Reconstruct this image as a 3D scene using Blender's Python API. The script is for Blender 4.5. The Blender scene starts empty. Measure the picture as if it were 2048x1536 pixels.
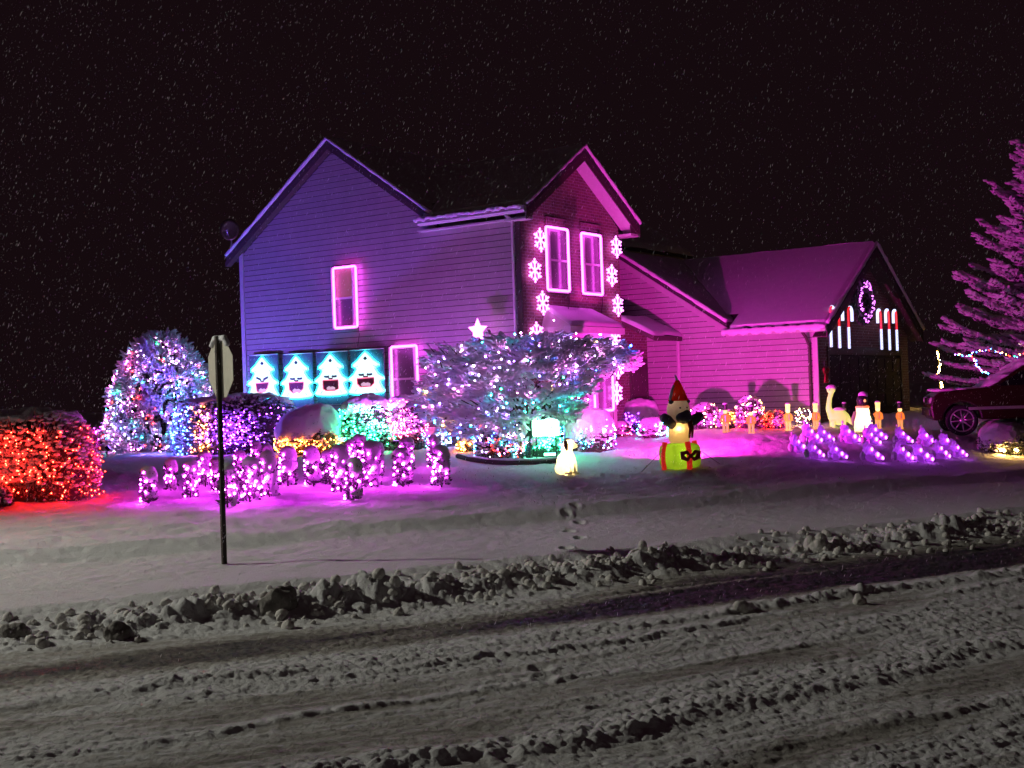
import bpy, math, random
import numpy as np
from mathutils import Vector, Matrix
random.seed(7); RNG = np.random.default_rng(11)
sc = bpy.context.scene
COL = sc.collection
# ------------------------------------------------------------------ camera
F_PX, PITCH, ROLL, EYE = 2542.5, 8.154e-3, -3.4826e-2, 2.2
cp, sp = math.cos(PITCH), math.sin(PITCH)
FW = np.array([0, cp, sp]); R0 = np.array([1., 0, 0]); U0 = np.array([0, -sp, cp])
RT = math.cos(ROLL)*R0 + math.sin(ROLL)*U0
UP = -math.sin(ROLL)*R0 + math.cos(ROLL)*U0
cam_d = bpy.data.cameras.new('camera'); cam = bpy.data.objects.new('camera', cam_d); COL.objects.link(cam)
cam_d.sensor_width = 36; cam_d.lens = F_PX*36/2048; cam_d.clip_end = 2000; cam_d.clip_start = .05
M = Matrix(((RT[0], UP[0], -FW[0], 0), (RT[1], UP[1], -FW[1], 0), (RT[2], UP[2], -FW[2], EYE), (0, 0, 0, 1)))
cam.matrix_world = M
sc.camera = cam
# ------------------------------------------------------------------ night sky and exposure
w = bpy.data.worlds.new('World'); sc.world = w; w.use_nodes = True
nt = w.node_tree; bg = nt.nodes['Background']
sky = nt.nodes.new('ShaderNodeTexSky'); sky.sky_type = 'NISHITA'; sky.sun_disc = False
sky.sun_elevation = math.radians(-4); sky.sun_rotation = math.radians(200)
mixw = nt.nodes.new('ShaderNodeMixRGB'); mixw.blend_type = 'ADD'; mixw.inputs[0].default_value = 1
skm = nt.nodes.new('ShaderNodeMixRGB'); skm.blend_type = 'MULTIPLY'; skm.inputs[0].default_value = 1
skm.inputs[2].default_value = (.002, .001, .002, 1)
nt.links.new(sky.outputs[0], skm.inputs[1]); nt.links.new(skm.outputs[0], mixw.inputs[1])
mixw.inputs[2].default_value = (.0070, .0030, .0042, 1)      # low cloud lit by the town
nt.links.new(mixw.outputs[0], bg.inputs[0]); bg.inputs[1].default_value = 1.0
sc.view_settings.view_transform = 'Standard'; sc.view_settings.look = 'None'
sc.view_settings.exposure = 0; sc.view_settings.gamma = 1
sc.render.engine = 'CYCLES'
cy = sc.cycles
cy.use_denoising = True
try: cy.denoiser = 'OPENIMAGEDENOISE'
except Exception: pass
cy.use_light_tree = True; cy.max_bounces = 5; cy.diffuse_bounces = 3; cy.glossy_bounces = 2
cy.transmission_bounces = 3; cy.sample_clamp_indirect = 3; cy.sample_clamp_direct = 0
cy.caustics_reflective = False; cy.caustics_refractive = False; cy.blur_glossy = 1

# strengths
K_BULB, K_ROPE = 13.0, 2.0

# ------------------------------------------------------------------ house frame
YAW = .61817
UH = np.array([-math.cos(YAW), math.sin(YAW), 0]); VH = np.array([math.sin(YAW), math.cos(YAW), 0])
def ray(px, py):
    return FW + RT*(px-1024)/F_PX - UP*(py-768)/F_PX
def at(px, py, Y):
    r = ray(px, py); P = r*(Y/r[1]); P[2] += EYE; return P
_r = ray(1042, 540); CH = _r*(30/_r[1]); CH[2] = 0
ROT_F = math.pi/2 - YAW            # things facing the street front: local x = along front
ROT_S = ROT_F - math.pi/2          # things on the side wall: local x = towards the street
def hw(x, y, z): return CH + x*VH + y*UH + np.array([0, 0, z])
def on_side(px, py, x):             # point on plane x = const (parallel to side wall)
    r = ray(px, py); t = ((CH@VH)+x)/(r@VH); P = r*t; return float((P-CH)@UH), float(P[2]+EYE)
def on_front(px, py, y):
    r = ray(px, py); t = ((CH@UH)+y)/(r@UH); P = r*t; return float((P-CH)@VH), float(P[2]+EYE)
# ------------------------------------------------------------------ noise
def _h(ix, iy, s):
    n = (ix.astype(np.int64)*374761393 + iy.astype(np.int64)*668265263 + s*974634777) & 0x7fffffff
    n = ((n ^ (n >> 13))*1274126177) & 0x7fffffff
    return ((n ^ (n >> 16)) & 0xffff)/65535.
def vn(x, y, s=0):
    ix = np.floor(x); iy = np.floor(y); fx = x-ix; fy = y-iy
    ux = fx*fx*(3-2*fx); uy = fy*fy*(3-2*fy)
    a = _h(ix, iy, s); b = _h(ix+1, iy, s); c = _h(ix, iy+1, s); d = _h(ix+1, iy+1, s)
    return (a*(1-ux)+b*ux)*(1-uy)+(c*(1-ux)+d*ux)*uy
def fbm(x, y, s=0, o=4):
    v = 0; a = .5
    for k in range(o): v = v+a*vn(x*2**k, y*2**k, s+k*17); a *= .5
    return v
def lumps(x, y, s, dens=.7):        # rounded clods, 0..1
    ix = np.floor(x); iy = np.floor(y); out = np.zeros_like(x)
    for dx in (-1, 0, 1):
        for dy in (-1, 0, 1):
            jx = ix+dx; jy = iy+dy
            cx = jx+.15+.7*_h(jx, jy, s); cyy = jy+.15+.7*_h(jx, jy, s+5)
            rr = .3+.55*_h(jx, jy, s+9); on = _h(jx, jy, s+13) < dens
            q = 1-((x-cx)**2+(y-cyy)**2)/(rr*rr)
            out = np.maximum(out, np.where(on, np.sqrt(np.clip(q, 0, 1))*rr*1.2, 0))
    return out
def sstep(a, b, x): t = np.clip((x-a)/(b-a), 0, 1); return t*t*(3-2*t)
# ------------------------------------------------------------------ ground shape
KERB = np.array([(-60, -30), (-30, -6), (-14, 7.0), (-9, 10.4), (-5.03, 12.35), (-2.48, 13.4), (.99, 15.3), (6.96, 18.35), (12, 20.9), (30, 30.2), (120, 76)], float)
def sdist(x, y):
    x = np.asarray(x, float); y = np.asarray(y, float)
    best = np.full(x.shape, 1e9); sg = np.ones(x.shape)
    for a, b in zip(KERB[:-1], KERB[1:]):
        e = b-a; t = np.clip(((x-a[0])*e[0]+(y-a[1])*e[1])/(e@e), 0, 1)
        dd = np.hypot(x-a[0]-t*e[0], y-a[1]-t*e[1]); s = np.sign(e[0]*(y-a[1])-e[1]*(x-a[0]))
        m = dd < best-1e-9; best = np.where(m, dd, best); sg = np.where(m, s, sg)
    return best*sg
PD = [-200, -9, -4, -.6, 0, .5, 3.4, 4.75, 5.35, 8.6, 11.4, 13.4, 40, 3000]
PZ = [-.1, -.05, .05, .0, .02, .11, .12, .16, .31, .52, .76, .95, 1.0, 1.0]
def prof(d): return np.interp(d, PD, PZ)
def zbase(x, y, d): return prof(d)+.36*sstep(1.5, 6, x)*sstep(5.6, 9.8, d)       # the lawn swells towards the garage
def zg(x, y): x = np.array([x]); y = np.array([y]); return float(zbase(x, y, sdist(x, y))[0])
def G(px, py, lo=6., hi=80.):       # the point of the ground seen at a place of the photograph
    r = ray(px, py); a, b = lo, hi
    ys = np.linspace(lo, hi, 900); X = r[0]/r[1]*ys; Z = EYE+r[2]/r[1]*ys
    gz = zbase(X, ys, sdist(X, ys)); k = np.argmax(Z < gz)
    if k == 0: k = len(ys)-1
    return np.array([X[k], ys[k], gz[k]])
FOOT = [G(px, py) for px, py in ((1147, 975), (1128, 990), (1150, 1012), (1132, 1030), (1158, 1045), (1138, 1062), (1160, 1078), (1132, 1098), (1150, 1112), (1128, 1135), (1165, 955), (1135, 962), (1210, 948), (1250, 952), (1290, 946), (1082, 1343), (1088, 1362), (1030, 1490), (1010, 1515))]
def ground_detail(x, y):
    d = sdist(x, y); z = zbase(x, y, d)
    wob = (fbm(x*.35, y*.35, 3)-.47)*1.0
    dd = d+wob*.5
    al = x*.88+y*.47                                   # along the street
    street = sstep(.1, -.25, d)
    lawn = 1-street
    # lawn: soft pillows, tufts
    z = z + lawn*((fbm(x*.55, y*.55, 21)-.47)*.10 + (fbm(al*2.2, d*5, 31, 3)-.45)*.09*sstep(1.5, 8, d)+(fbm(al*6, d*13, 37, 3)-.45)*.035*sstep(.8, 3, d) + (fbm(x*9, y*9, 33, 2)-.4)*.03*sstep(.5, 6, d)+np.clip(fbm(al*5, d*9, 35, 2)-.5, 0, 1)*.07*sstep(5, 7, d))
    # lip of snow above the gutter
    z = z + .07*np.exp(-((dd-.85)/.3)**2)*lawn*(.5+fbm(al*.8, d, 40))
    # ploughed bank
    prom = np.clip(2.6*fbm(al*.6, d*.3, 50, 3)-.45, .12, 1.5)
    bank = np.exp(-((d+.22)/.38)**2)
    z = z + bank*(.10*prom) + bank*prom*(lumps(x*3.2, y*3.2, 61, .6)*.11+lumps(x*7, y*7, 62, .8)*.065+lumps(x*15, y*15, 64, .8)*.03)
    wide = np.exp(-((d+.1)/.8)**2)
    z = z + wide*lumps(x*9, y*9, 63, .55)*.045
    # ridges left by tyres
    snowc = .74+.0*x
    for dc, am, wd, sd_ in ((-3.35, .062, .15, 70), (-3.72, .03, .10, 71), (-4.75, .018, .08, 72), (-6.0, .055, .17, 73), (-6.9, .045, .16, 74), (-1.35, .022, .10, 75), (-7.6, .045, .16, 77)):
        e = d+(fbm(al*.5, al*0+dc, sd_, 3)-.47)*.7
        m = np.clip(fbm(al*.45+dc*3, d*.4, sd_+40, 3)*2.6-.55, 0, 1.4)
        pr = np.where(e > dc, np.exp(-((e-dc)/(wd*1.6))**2), np.exp(-((e-dc)/(wd*.55))**2))
        z = z + street*am*m*pr*(.6+.7*lumps(x*7+dc, y*7, sd_+3, .7)+.5*lumps(x*15, y*15, sd_+6, .8))
        snowc = snowc + street*pr*m*.5
    gran = lumps(x*16, y*16, 80, .6)*.018+lumps(x*34, y*34, 81, .7)*.008
    packed = np.clip(fbm(al*.35, d*1.6, 90, 4)*2.6-.75, 0, 1)
    z = z + street*gran*(.3+.7*packed) + street*packed*lumps(x*7, y*7, 82, .3)*.010*sstep(-1.5, -5.5, d) + street*((fbm(al*.45, d*14, 85, 3)-.47)*.022+(fbm(al*3, d*5, 86, 3)-.47)*.03)
    # bare wet lanes
    lane = np.exp(-((dd+2.15)/.55)**4)
    right = sstep(-1.5, 3.5, x)
    bare = lane*(.45+.55*right)
    bare = np.maximum(bare, np.exp(-((dd+1.35)/.25)**2)*right*.8)
    streak = fbm(al*.6, d*7, 97, 4)
    bare = np.clip(bare*(.55+1.0*streak)*(1.2+.7*right), 0, 1)
    snowc = np.clip(snowc+.55*packed-.15-1.05*bare+(streak-.47)*.5, 0, 1)
    z = z - street*bare*.02
    snowc = np.where(street > .5, np.maximum(snowc, np.clip(wide*1.5, 0, 1)*.95), 1.0)
    for k_, fp in enumerate(FOOT):
        sh_ = .35 if fp[1] < 14 else 1.
        q = ((x-fp[0])/.075)**2+((y-fp[1])/.13)**2
        z = z - sh_*(.07*np.exp(-q*q) - .02*np.exp(-((np.sqrt(q)-1.5)/.3)**2))
    return z, snowc, d
# ------------------------------------------------------------------ mesh helpers
def to_mesh(name, V, Fs, mats=None, midx=None, smooth=False):
    me = bpy.data.meshes.new(name); V = np.asarray(V, np.float32)
    me.vertices.add(len(V)); me.vertices.foreach_set('co', V.ravel())
    Fs = [np.asarray(f, np.int32) for f in Fs if len(f)]
    loops = np.concatenate([f.ravel() for f in Fs]); tot = np.concatenate([np.full(len(f), f.shape[1], np.int32) for f in Fs])
    me.loops.add(len(loops)); me.loops.foreach_set('vertex_index', loops)
    me.polygons.add(len(tot)); st = np.zeros(len(tot), np.int32); st[1:] = np.cumsum(tot)[:-1]
    me.polygons.foreach_set('loop_start', st)
    me.polygons.foreach_set('use_smooth', np.full(len(tot), bool(smooth)))
    for m in (mats or []): me.materials.append(m)
    if midx is not None: me.polygons.foreach_set('material_index', np.asarray(midx, np.int32))
    me.update(calc_edges=True); me.validate()
    return me
def ico_np(sub):
    import bmesh
    bm = bmesh.new(); bmesh.ops.create_icosphere(bm, subdivisions=sub, radius=1)
    bm.verts.ensure_lookup_table()
    V = np.array([v.co[:] for v in bm.verts]); Fc = np.array([[v.index for v in f.verts] for f in bm.faces]); bm.free()
    return V, Fc
ICO1, ICO2, ICO3 = ico_np(1), ico_np(2), ico_np(3)
OCT = (np.array([(1, 0, 0), (-1, 0, 0), (0, 1, 0), (0, -1, 0), (0, 0, 1), (0, 0, -1)], float),
       np.array([(0, 2, 4), (2, 1, 4), (1, 3, 4), (3, 0, 4), (2, 0, 5), (1, 2, 5), (3, 1, 5), (0, 3, 5)]))
_fv = []; _ff = []
for k, (zz, rr) in enumerate(((0, .7), (.35, 1.), (.75, .8), (1., .3))):
    for j in range(5):
        a = 2*math.pi*j/5+k*.3; _fv.append((rr*math.cos(a), rr*math.sin(a), zz))
for k in range(3):
    for j in range(5): _ff.append((k*5+j, k*5+(j+1) % 5, k*5+5+(j+1) % 5, k*5+5+j))
FINGER = (np.array(_fv), np.array(_ff))                       # a snow-laden twig along +z
LEAF = (np.array([(-.5, 0, 0), (0, .06, .45), (.5, 0, 0.1), (0, -.06, 1.)])[[0, 3, 2, 1]], np.array([(0, 1, 2), (0, 2, 3)]))
LEAF = (np.array([(0, 0, 0), (.32, .1, .45), (0, 0, 1.), (-.32, .1, .45)]), np.array([(0, 1, 2), (0, 2, 3)]))
def basis(D):
    D = D/np.linalg.norm(D, axis=1, keepdims=True)
    ref = np.where(np.abs(D[:, 2:3]) > .9, np.array([[1., 0, 0]]), np.array([[0, 0, 1.]]))
    X = np.cross(ref, D); X /= np.linalg.norm(X, axis=1, keepdims=True); Y = np.cross(D, X)
    return X, Y, D
def scatter(tmpl, P, D, S, spin=True):
    """copies of a small template (its +z along D, scaled by S (n,3)) as one vertex/face array"""
    TV, TF = tmpl; n = len(P); X, Y, Z = basis(np.asarray(D, float)); S = np.asarray(S, float)
    if S.ndim == 1: S = np.repeat(S[:, None], 3, 1)
    if spin:
        a = RNG.uniform(0, 6.283, n)[:, None]; X, Y = X*np.cos(a)+Y*np.sin(a), Y*np.cos(a)-X*np.sin(a)
    V = (P[:, None, :]+TV[None, :, 0:1]*S[:, None, 0:1]*X[:, None, :]+TV[None, :, 1:2]*S[:, None, 1:2]*Y[:, None, :]+TV[None, :, 2:3]*S[:, None, 2:3]*Z[:, None, :])
    Fx = TF[None]+(np.arange(n)*len(TV))[:, None, None]
    return V.reshape(-1, 3), Fx.reshape(-1, TF.shape[1])
class MB:
    def __init__(s): s.V = []; s.F = {}; s.n = 0; s.M = {}
    def add(s, V, Fs, mi=0):
        V = np.asarray(V, float).reshape(-1, 3); s.V.append(V)
        Fs = np.asarray(Fs, int); k = Fs.shape[1]
        s.F.setdefault(k, []).append(Fs+s.n); s.M.setdefault(k, []).append(np.full(len(Fs), mi)); s.n += len(V); return s
    def polys(s, V, lst, mi=0):
        V = np.asarray(V, float); s.V.append(V)
        for f in lst:
            s.F.setdefault(len(f), []).append(np.array([f])+s.n); s.M.setdefault(len(f), []).append(np.array([mi]))
        s.n += len(V); return s
    def box(s, c, size, rz=0, mi=0, rot=None):
        a, b, d = [q/2 for q in size]
        V = np.array([(x, y, z) for z in (-d, d) for x, y in ((-a, -b), (a, -b), (a, b), (-a, b))])
        if rot is not None: V = V@np.array(rot.to_3x3()).T if hasattr(rot, 'to_3x3') else V@np.array(rot).T
        if rz: q = np.array([[math.cos(rz), -math.sin(rz), 0], [math.sin(rz), math.cos(rz), 0], [0, 0, 1]]); V = V@q.T
        return s.add(V+np.array(c), [(0, 3, 2, 1), (4, 5, 6, 7), (0, 1, 5, 4), (1, 2, 6, 5), (2, 3, 7, 6), (3, 0, 4, 7)], mi)
    def box2(s, p, q, mi=0):
        p = np.array(p, float); q = np.array(q, float); return s.box((p+q)/2, np.abs(q-p), mi=mi)
    def tube(s, pts, r, n=6, closed=False, mi=0, caps=True):
        pts = np.asarray(pts, float); m = len(pts); r = np.broadcast_to(np.asarray(r, float), (m,))
        T = np.roll(pts, -1, 0)-np.roll(pts, 1, 0)
        if not closed: T[0] = pts[1]-pts[0]; T[-1] = pts[-1]-pts[-2]
        T /= np.linalg.norm(T, axis=1, keepdims=True)+1e-12
        ref = np.array([.13, .21, .97]);  V = []
        if abs(T.mean(0)@ref) > .9*np.linalg.norm(T.mean(0)) and not closed: ref = np.array([.97, .2, .1])
        X = None
        for i in range(m):
            if X is None: X = np.cross(ref, T[i])
            X = X-T[i]*(X@T[i]); nx = np.linalg.norm(X)
            if nx < 1e-6: X = np.cross(np.array([.3, .9, .1]), T[i]); nx = np.linalg.norm(X)
            X = X/nx; Yy = np.cross(T[i], X)
            for j in range(n):
                a = 2*math.pi*j/n; V.append(pts[i]+r[i]*(math.cos(a)*X+math.sin(a)*Yy))
        Fq = []
        for i in range(m if closed else m-1):
            for j in range(n):
                i2 = (i+1) % m; Fq.append((i*n+j, i*n+(j+1) % n, i2*n+(j+1) % n, i2*n+j))
        s.add(V, Fq, mi)
        if caps and not closed:
            b = s.n-len(V)
            s.F.setdefault(n, []).append(np.array([[b+j for j in range(n)][::-1], [b+(m-1)*n+j for j in range(n)]])); s.M.setdefault(n, []).append(np.full(2, mi))
        return s
    def lathe(s, prof_, n=12, c=(0, 0, 0), mi=0, sc_=(1, 1)):
        V = []; Fq = []
        for r, z in prof_:
            for j in range(n): a = 2*math.pi*j/n; V.append((c[0]+r*sc_[0]*math.cos(a), c[1]+r*sc_[1]*math.sin(a), c[2]+z))
        for i in range(len(prof_)-1):
            for j in range(n): Fq.append((i*n+j, i*n+(j+1) % n, (i+1)*n+(j+1) % n, (i+1)*n+j))
        s.add(V, Fq, mi); b = s.n-len(V); m = len(prof_)
        s.F.setdefault(n, []).append(np.array([[b+j for j in range(n)][::-1], [b+(m-1)*n+j for j in range(n)]])); s.M.setdefault(n, []).append(np.full(2, mi))
        return s
    def ico(s, c, r, sub=2, jit=0, mi=0):
        V, Fc = (ICO1, ICO2, ICO3)[sub-1]; r = np.broadcast_to(np.asarray(r, float), (3,))
        V = V*(1+jit*RNG.normal(size=(len(V), 1)))
        return s.add(V*r+np.array(c), Fc, mi)
    def prism_xz(s, pts, y0, y1, mi=0):                     # outline in the x-z plane, given a depth
        n = len(pts); V = [(x, y0, z) for x, z in pts]+[(x, y1, z) for x, z in pts]
        fs = [tuple(range(n)), tuple(range(2*n-1, n-1, -1))]+[(i, n+i, n+(i+1) % n, (i+1) % n) for i in range(n)]
        return s.polys(V, fs, mi)
    def prism_yz(s, pts, x0, x1, mi=0):
        n = len(pts); V = [(x0, y, z) for y, z in pts]+[(x1, y, z) for y, z in pts]
        fs = [tuple(range(n)), tuple(range(2*n-1, n-1, -1))]+[(i, n+i, n+(i+1) % n, (i+1) % n) for i in range(n)]
        return s.polys(V, fs, mi)
    def mesh(s, name, mats, smooth=False):
        V = np.concatenate(s.V); Fs = []; Mi = []
        for k in s.F: Fs.append(np.concatenate(s.F[k])); Mi.append(np.concatenate(s.M[k]))
        if not isinstance(mats, (list, tuple)): mats = [mats]
        return to_mesh(name, V, Fs, mats, np.concatenate(Mi), smooth)
    def build(s, name, mats, parent=None, smooth=False, bevel=0):
        o = bpy.data.objects.new(name, s.mesh(name, mats, smooth)); COL.objects.link(o)
        if parent is not None: o.parent = parent
        if bevel:
            b = o.modifiers.new('bevel', 'BEVEL'); b.width = bevel; b.segments = 2; b.limit_method = 'ANGLE'
        return o
def blob(name, mb, mat, parent=None, voxel=.02, smooth_it=6):
    """melt overlapping lumps into one continuous skin"""
    me = mb.mesh(name+'_src', mat, True); o = bpy.data.objects.new(name+'_src', me); COL.objects.link(o)
    r = o.modifiers.new('r', 'REMESH'); r.mode = 'VOXEL'; r.voxel_size = voxel; r.use_smooth_shade = True
    s_ = o.modifiers.new('s', 'SMOOTH'); s_.factor = .5; s_.iterations = smooth_it
    dg = bpy.context.evaluated_depsgraph_get(); nm = bpy.data.meshes.new_from_object(o.evaluated_get(dg)); nm.name = name
    bpy.data.objects.remove(o); bpy.data.meshes.remove(me)
    if not nm.materials: nm.materials.append(mat)
    nm.polygons.foreach_set('use_smooth', np.ones(len(nm.polygons), bool))
    q = bpy.data.objects.new(name, nm); COL.objects.link(q)
    if parent is not None: q.parent = parent
    return q
LAB = {}
def tag(o, label=None, cat=None, group=None, kind=None):
    if label: o['label'] = label
    if cat: o['category'] = cat
    if group: o['group'] = group
    if kind: o['kind'] = kind
    return o
def thing(name, label, cat, loc=(0, 0, 0), rz=0, group=None, scale=1):
    o = bpy.data.objects.new(name, None); COL.objects.link(o); o.location = loc; o.rotation_euler = (0, 0, rz); o.empty_display_size = .2
    if scale != 1: o.scale = (scale,)*3
    return tag(o, label, cat, group)
def stuff(o): o['kind'] = 'stuff'; return o
def copy_tree(o, parent=None):
    c = o.copy(); COL.objects.link(c); c.parent = parent
    for ch in list(o.children): copy_tree(ch, c)
    return c
# ------------------------------------------------------------------ materials
def mat(name, col, rough=.6, noise=0, nscale=8, bump=0, bscale=40, metal=0, col2=None, spec=.5, sss=0, trans=0):
    m = bpy.data.materials.new(name); m.use_nodes = True; t = m.node_tree; b = t.nodes['Principled BSDF']
    b.inputs['Base Color'].default_value = (*col, 1); b.inputs['Roughness'].default_value = rough; b.inputs['Metallic'].default_value = metal
    b.inputs['Specular IOR Level'].default_value = spec
    if trans: b.inputs['Transmission Weight'].default_value = trans
    if sss: b.inputs['Subsurface Weight'].default_value = sss; b.inputs['Subsurface Radius'].default_value = (.05, .05, .06)
    tc = t.nodes.new('ShaderNodeTexCoord')
    if noise or col2:
        n = t.nodes.new('ShaderNodeTexNoise'); n.inputs['Scale'].default_value = nscale; n.inputs['Detail'].default_value = 5
        t.links.new(tc.outputs['Object'], n.inputs['Vector'])
        r = t.nodes.new('ShaderNodeValToRGB'); r.color_ramp.elements[0].position = .3; r.color_ramp.elements[1].position = .7
        c2 = col2 or tuple(c*(1-noise) for c in col)
        r.color_ramp.elements[0].color = (*c2, 1); r.color_ramp.elements[1].color = (*col, 1)
        t.links.new(n.outputs['Fac'], r.inputs[0]); t.links.new(r.outputs[0], b.inputs['Base Color'])
    if bump:
        n2 = t.nodes.new('ShaderNodeTexNoise'); n2.inputs['Scale'].default_value = bscale; n2.inputs['Detail'].default_value = 4
        t.links.new(tc.outputs['Object'], n2.inputs['Vector'])
        bp = t.nodes.new('ShaderNodeBump'); bp.inputs['Strength'].default_value = bump; bp.inputs['Distance'].default_value = .02
        t.links.new(n2.outputs['Fac'], bp.inputs['Height']); t.links.new(bp.outputs[0], b.inputs['Normal'])
    return m
def emis(name, rgb, k=1., base=(.3, .3, .3)):
    m = bpy.data.materials.new(name); m.use_nodes = True; b = m.node_tree.nodes['Principled BSDF']
    mx = max(rgb); b.inputs['Base Color'].default_value = (*base, 1)
    b.inputs['Emission Color'].default_value = (*[c/mx for c in rgb], 1); b.inputs['Emission Strength'].default_value = mx*k
    b.inputs['Roughness'].default_value = .5
    return m
SNOW = mat('snow', (.84, .85, .87), .75, bump=.35, bscale=45, spec=.25, col2=(.78, .79, .82), nscale=6)
SIDING = mat('vinyl_siding', (.50, .47, .45), .55, noise=.12, nscale=3, bump=.1, bscale=60)
GROOVE_SHADE = mat('groove_shade_backing', (.14, .125, .12), .9, noise=.2)  # wall backing coloured dark to paint shade into the gaps between boards
TRIM = mat('white_trim', (.62, .60, .58), .5, noise=.1, bump=.05)
DARKTRIM = mat('brown_trim', (.09, .065, .055), .6, noise=.2, bump=.1)
SHINGLE = mat('shingles', (.07, .06, .06), .9, noise=.4, nscale=25, bump=.5)
GLASS = mat('window_glass', (.20, .17, .18), .22, spec=.7, noise=.25, nscale=2)
BLIND = mat('window_blind', (.45, .40, .36), .7, noise=.15)
METAL = mat('galvanised', (.45, .45, .44), .45, metal=.7, noise=.25, nscale=20)
BLACKM = mat('black_metal', (.02, .02, .02), .5, noise=.3, bump=.1)
WOOD = mat('dark_bark', (.07, .05, .04), .9, noise=.5, nscale=20, bump=.6)
LEAFG = mat('evergreen_leaf', (.08, .11, .075), .6, noise=.5, nscale=12)
FROST = mat('frosted_leaf', (.42, .42, .43), .7, col2=(.14, .15, .13), nscale=9)
LEAFR = mat('bare_twig', (.34, .28, .26), .75, noise=.5, nscale=14)
ROPE = emis('pink_rope_light', (5.0, .40, 5.0), K_ROPE)
def bulbmat(n, c): return emis('bulb_'+n, c, K_BULB)
BM = dict(red=bulbmat('red', (9, .13, .06)), orange=bulbmat('orange', (9, 1.7, .2)), purple=bulbmat('purple', (2.3, .25, 8)), blue=bulbmat('blue', (.2, 1.1, 9)),
          green=bulbmat('green', (.15, 7, 2.6)), pink=bulbmat('pink', (8, .4, 1.5)), magenta=bulbmat('magenta', (11, .5, 12)), cyan=bulbmat('cyan', (.3, 6, 8)),
          white=bulbmat('white', (4.5, 2.9, 6.5)), rose=bulbmat('rose', (6, 1.3, 5)), warm=bulbmat('warm', (8, 4.4, 1.1)), violet=bulbmat('violet', (3, 1.2, 7.5)))
def brick_mat():
    m = bpy.data.materials.new('red_brick'); m.use_nodes = True; t = m.node_tree; b = t.nodes['Principled BSDF']; b.inputs['Roughness'].default_value = .85
    tc = t.nodes.new('ShaderNodeTexCoord'); mp = t.nodes.new('ShaderNodeMapping'); mp.inputs['Rotation'].default_value = (math.pi/2, 0, 0)
    br = t.nodes.new('ShaderNodeTexBrick'); br.inputs['Scale'].default_value = 1; br.inputs['Brick Width'].default_value = .2; br.inputs['Row Height'].default_value = .075; br.inputs['Mortar Size'].default_value = .008
    br.inputs['Color1'].default_value = (.24, .12, .10, 1); br.inputs['Color2'].default_value = (.16, .085, .075, 1); br.inputs['Mortar'].default_value = (.30, .27, .25, 1)
    t.links.new(tc.outputs['Object'], mp.inputs[0]); t.links.new(mp.outputs[0], br.inputs['Vector']); t.links.new(br.outputs['Color'], b.inputs['Base Color'])
    bp = t.nodes.new('ShaderNodeBump'); bp.inputs['Distance'].default_value = .01; bp.invert = True; t.links.new(br.outputs['Fac'], bp.inputs['Height']); t.links.new(bp.outputs[0], b.inputs['Normal'])
    return m
BRICK = brick_mat()
def ground_mat():
    m = bpy.data.materials.new('snow_and_asphalt'); m.use_nodes = True; t = m.node_tree; b = t.nodes['Principled BSDF']
    at_ = t.nodes.new('ShaderNodeAttribute'); at_.attribute_name = 'snow_cover'
    tc = t.nodes.new('ShaderNodeTexCoord')
    n = t.nodes.new('ShaderNodeTexNoise'); n.inputs['Scale'].default_value = 14; n.inputs['Detail'].default_value = 6; t.links.new(tc.outputs['Object'], n.inputs['Vector'])
    ad = t.nodes.new('ShaderNodeMath'); ad.operation = 'MULTIPLY_ADD'; ad.inputs[1].default_value = .7; ad.inputs[2].default_value = -.35; t.links.new(n.outputs['Fac'], ad.inputs[0])
    su = t.nodes.new('ShaderNodeMath'); su.operation = 'ADD'; su.use_clamp = True; t.links.new(at_.outputs['Fac'], su.inputs[0]); t.links.new(ad.outputs[0], su.inputs[1])
    r = t.nodes.new('ShaderNodeValToRGB'); e = r.color_ramp.elements; e[0].position = .12; e[0].color = (.035, .034, .036, 1); e[1].position = .95; e[1].color = (.80, .81, .82, 1)
    q = e.new(.4); q.color = (.23, .21, .185, 1); q = e.new(.65); q.color = (.50, .485, .45, 1)
    t.links.new(su.outputs[0], r.inputs[0]); t.links.new(r.outputs[0], b.inputs['Base Color'])
    rr = t.nodes.new('ShaderNodeMapRange'); rr.inputs[1].default_value = .1; rr.inputs[2].default_value = .5; rr.inputs[3].default_value = .55; rr.inputs[4].default_value = .8
    t.links.new(su.outputs[0], rr.inputs[0]); t.links.new(rr.outputs[0], b.inputs['Roughness']); b.inputs['Specular IOR Level'].default_value = .35
    n2 = t.nodes.new('ShaderNodeTexNoise'); n2.inputs['Scale'].default_value = 42; n2.inputs['Detail'].default_value = 8; n2.inputs['Roughness'].default_value = .7; t.links.new(tc.outputs['Object'], n2.inputs['Vector'])
    bp = t.nodes.new('ShaderNodeBump'); bp.inputs['Strength'].default_value = .9; bp.inputs['Distance'].default_value = .025; t.links.new(n2.outputs['Fac'], bp.inputs['Height']); t.links.new(bp.outputs[0], b.inputs['Normal'])
    return m
GROUND = ground_mat()
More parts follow.
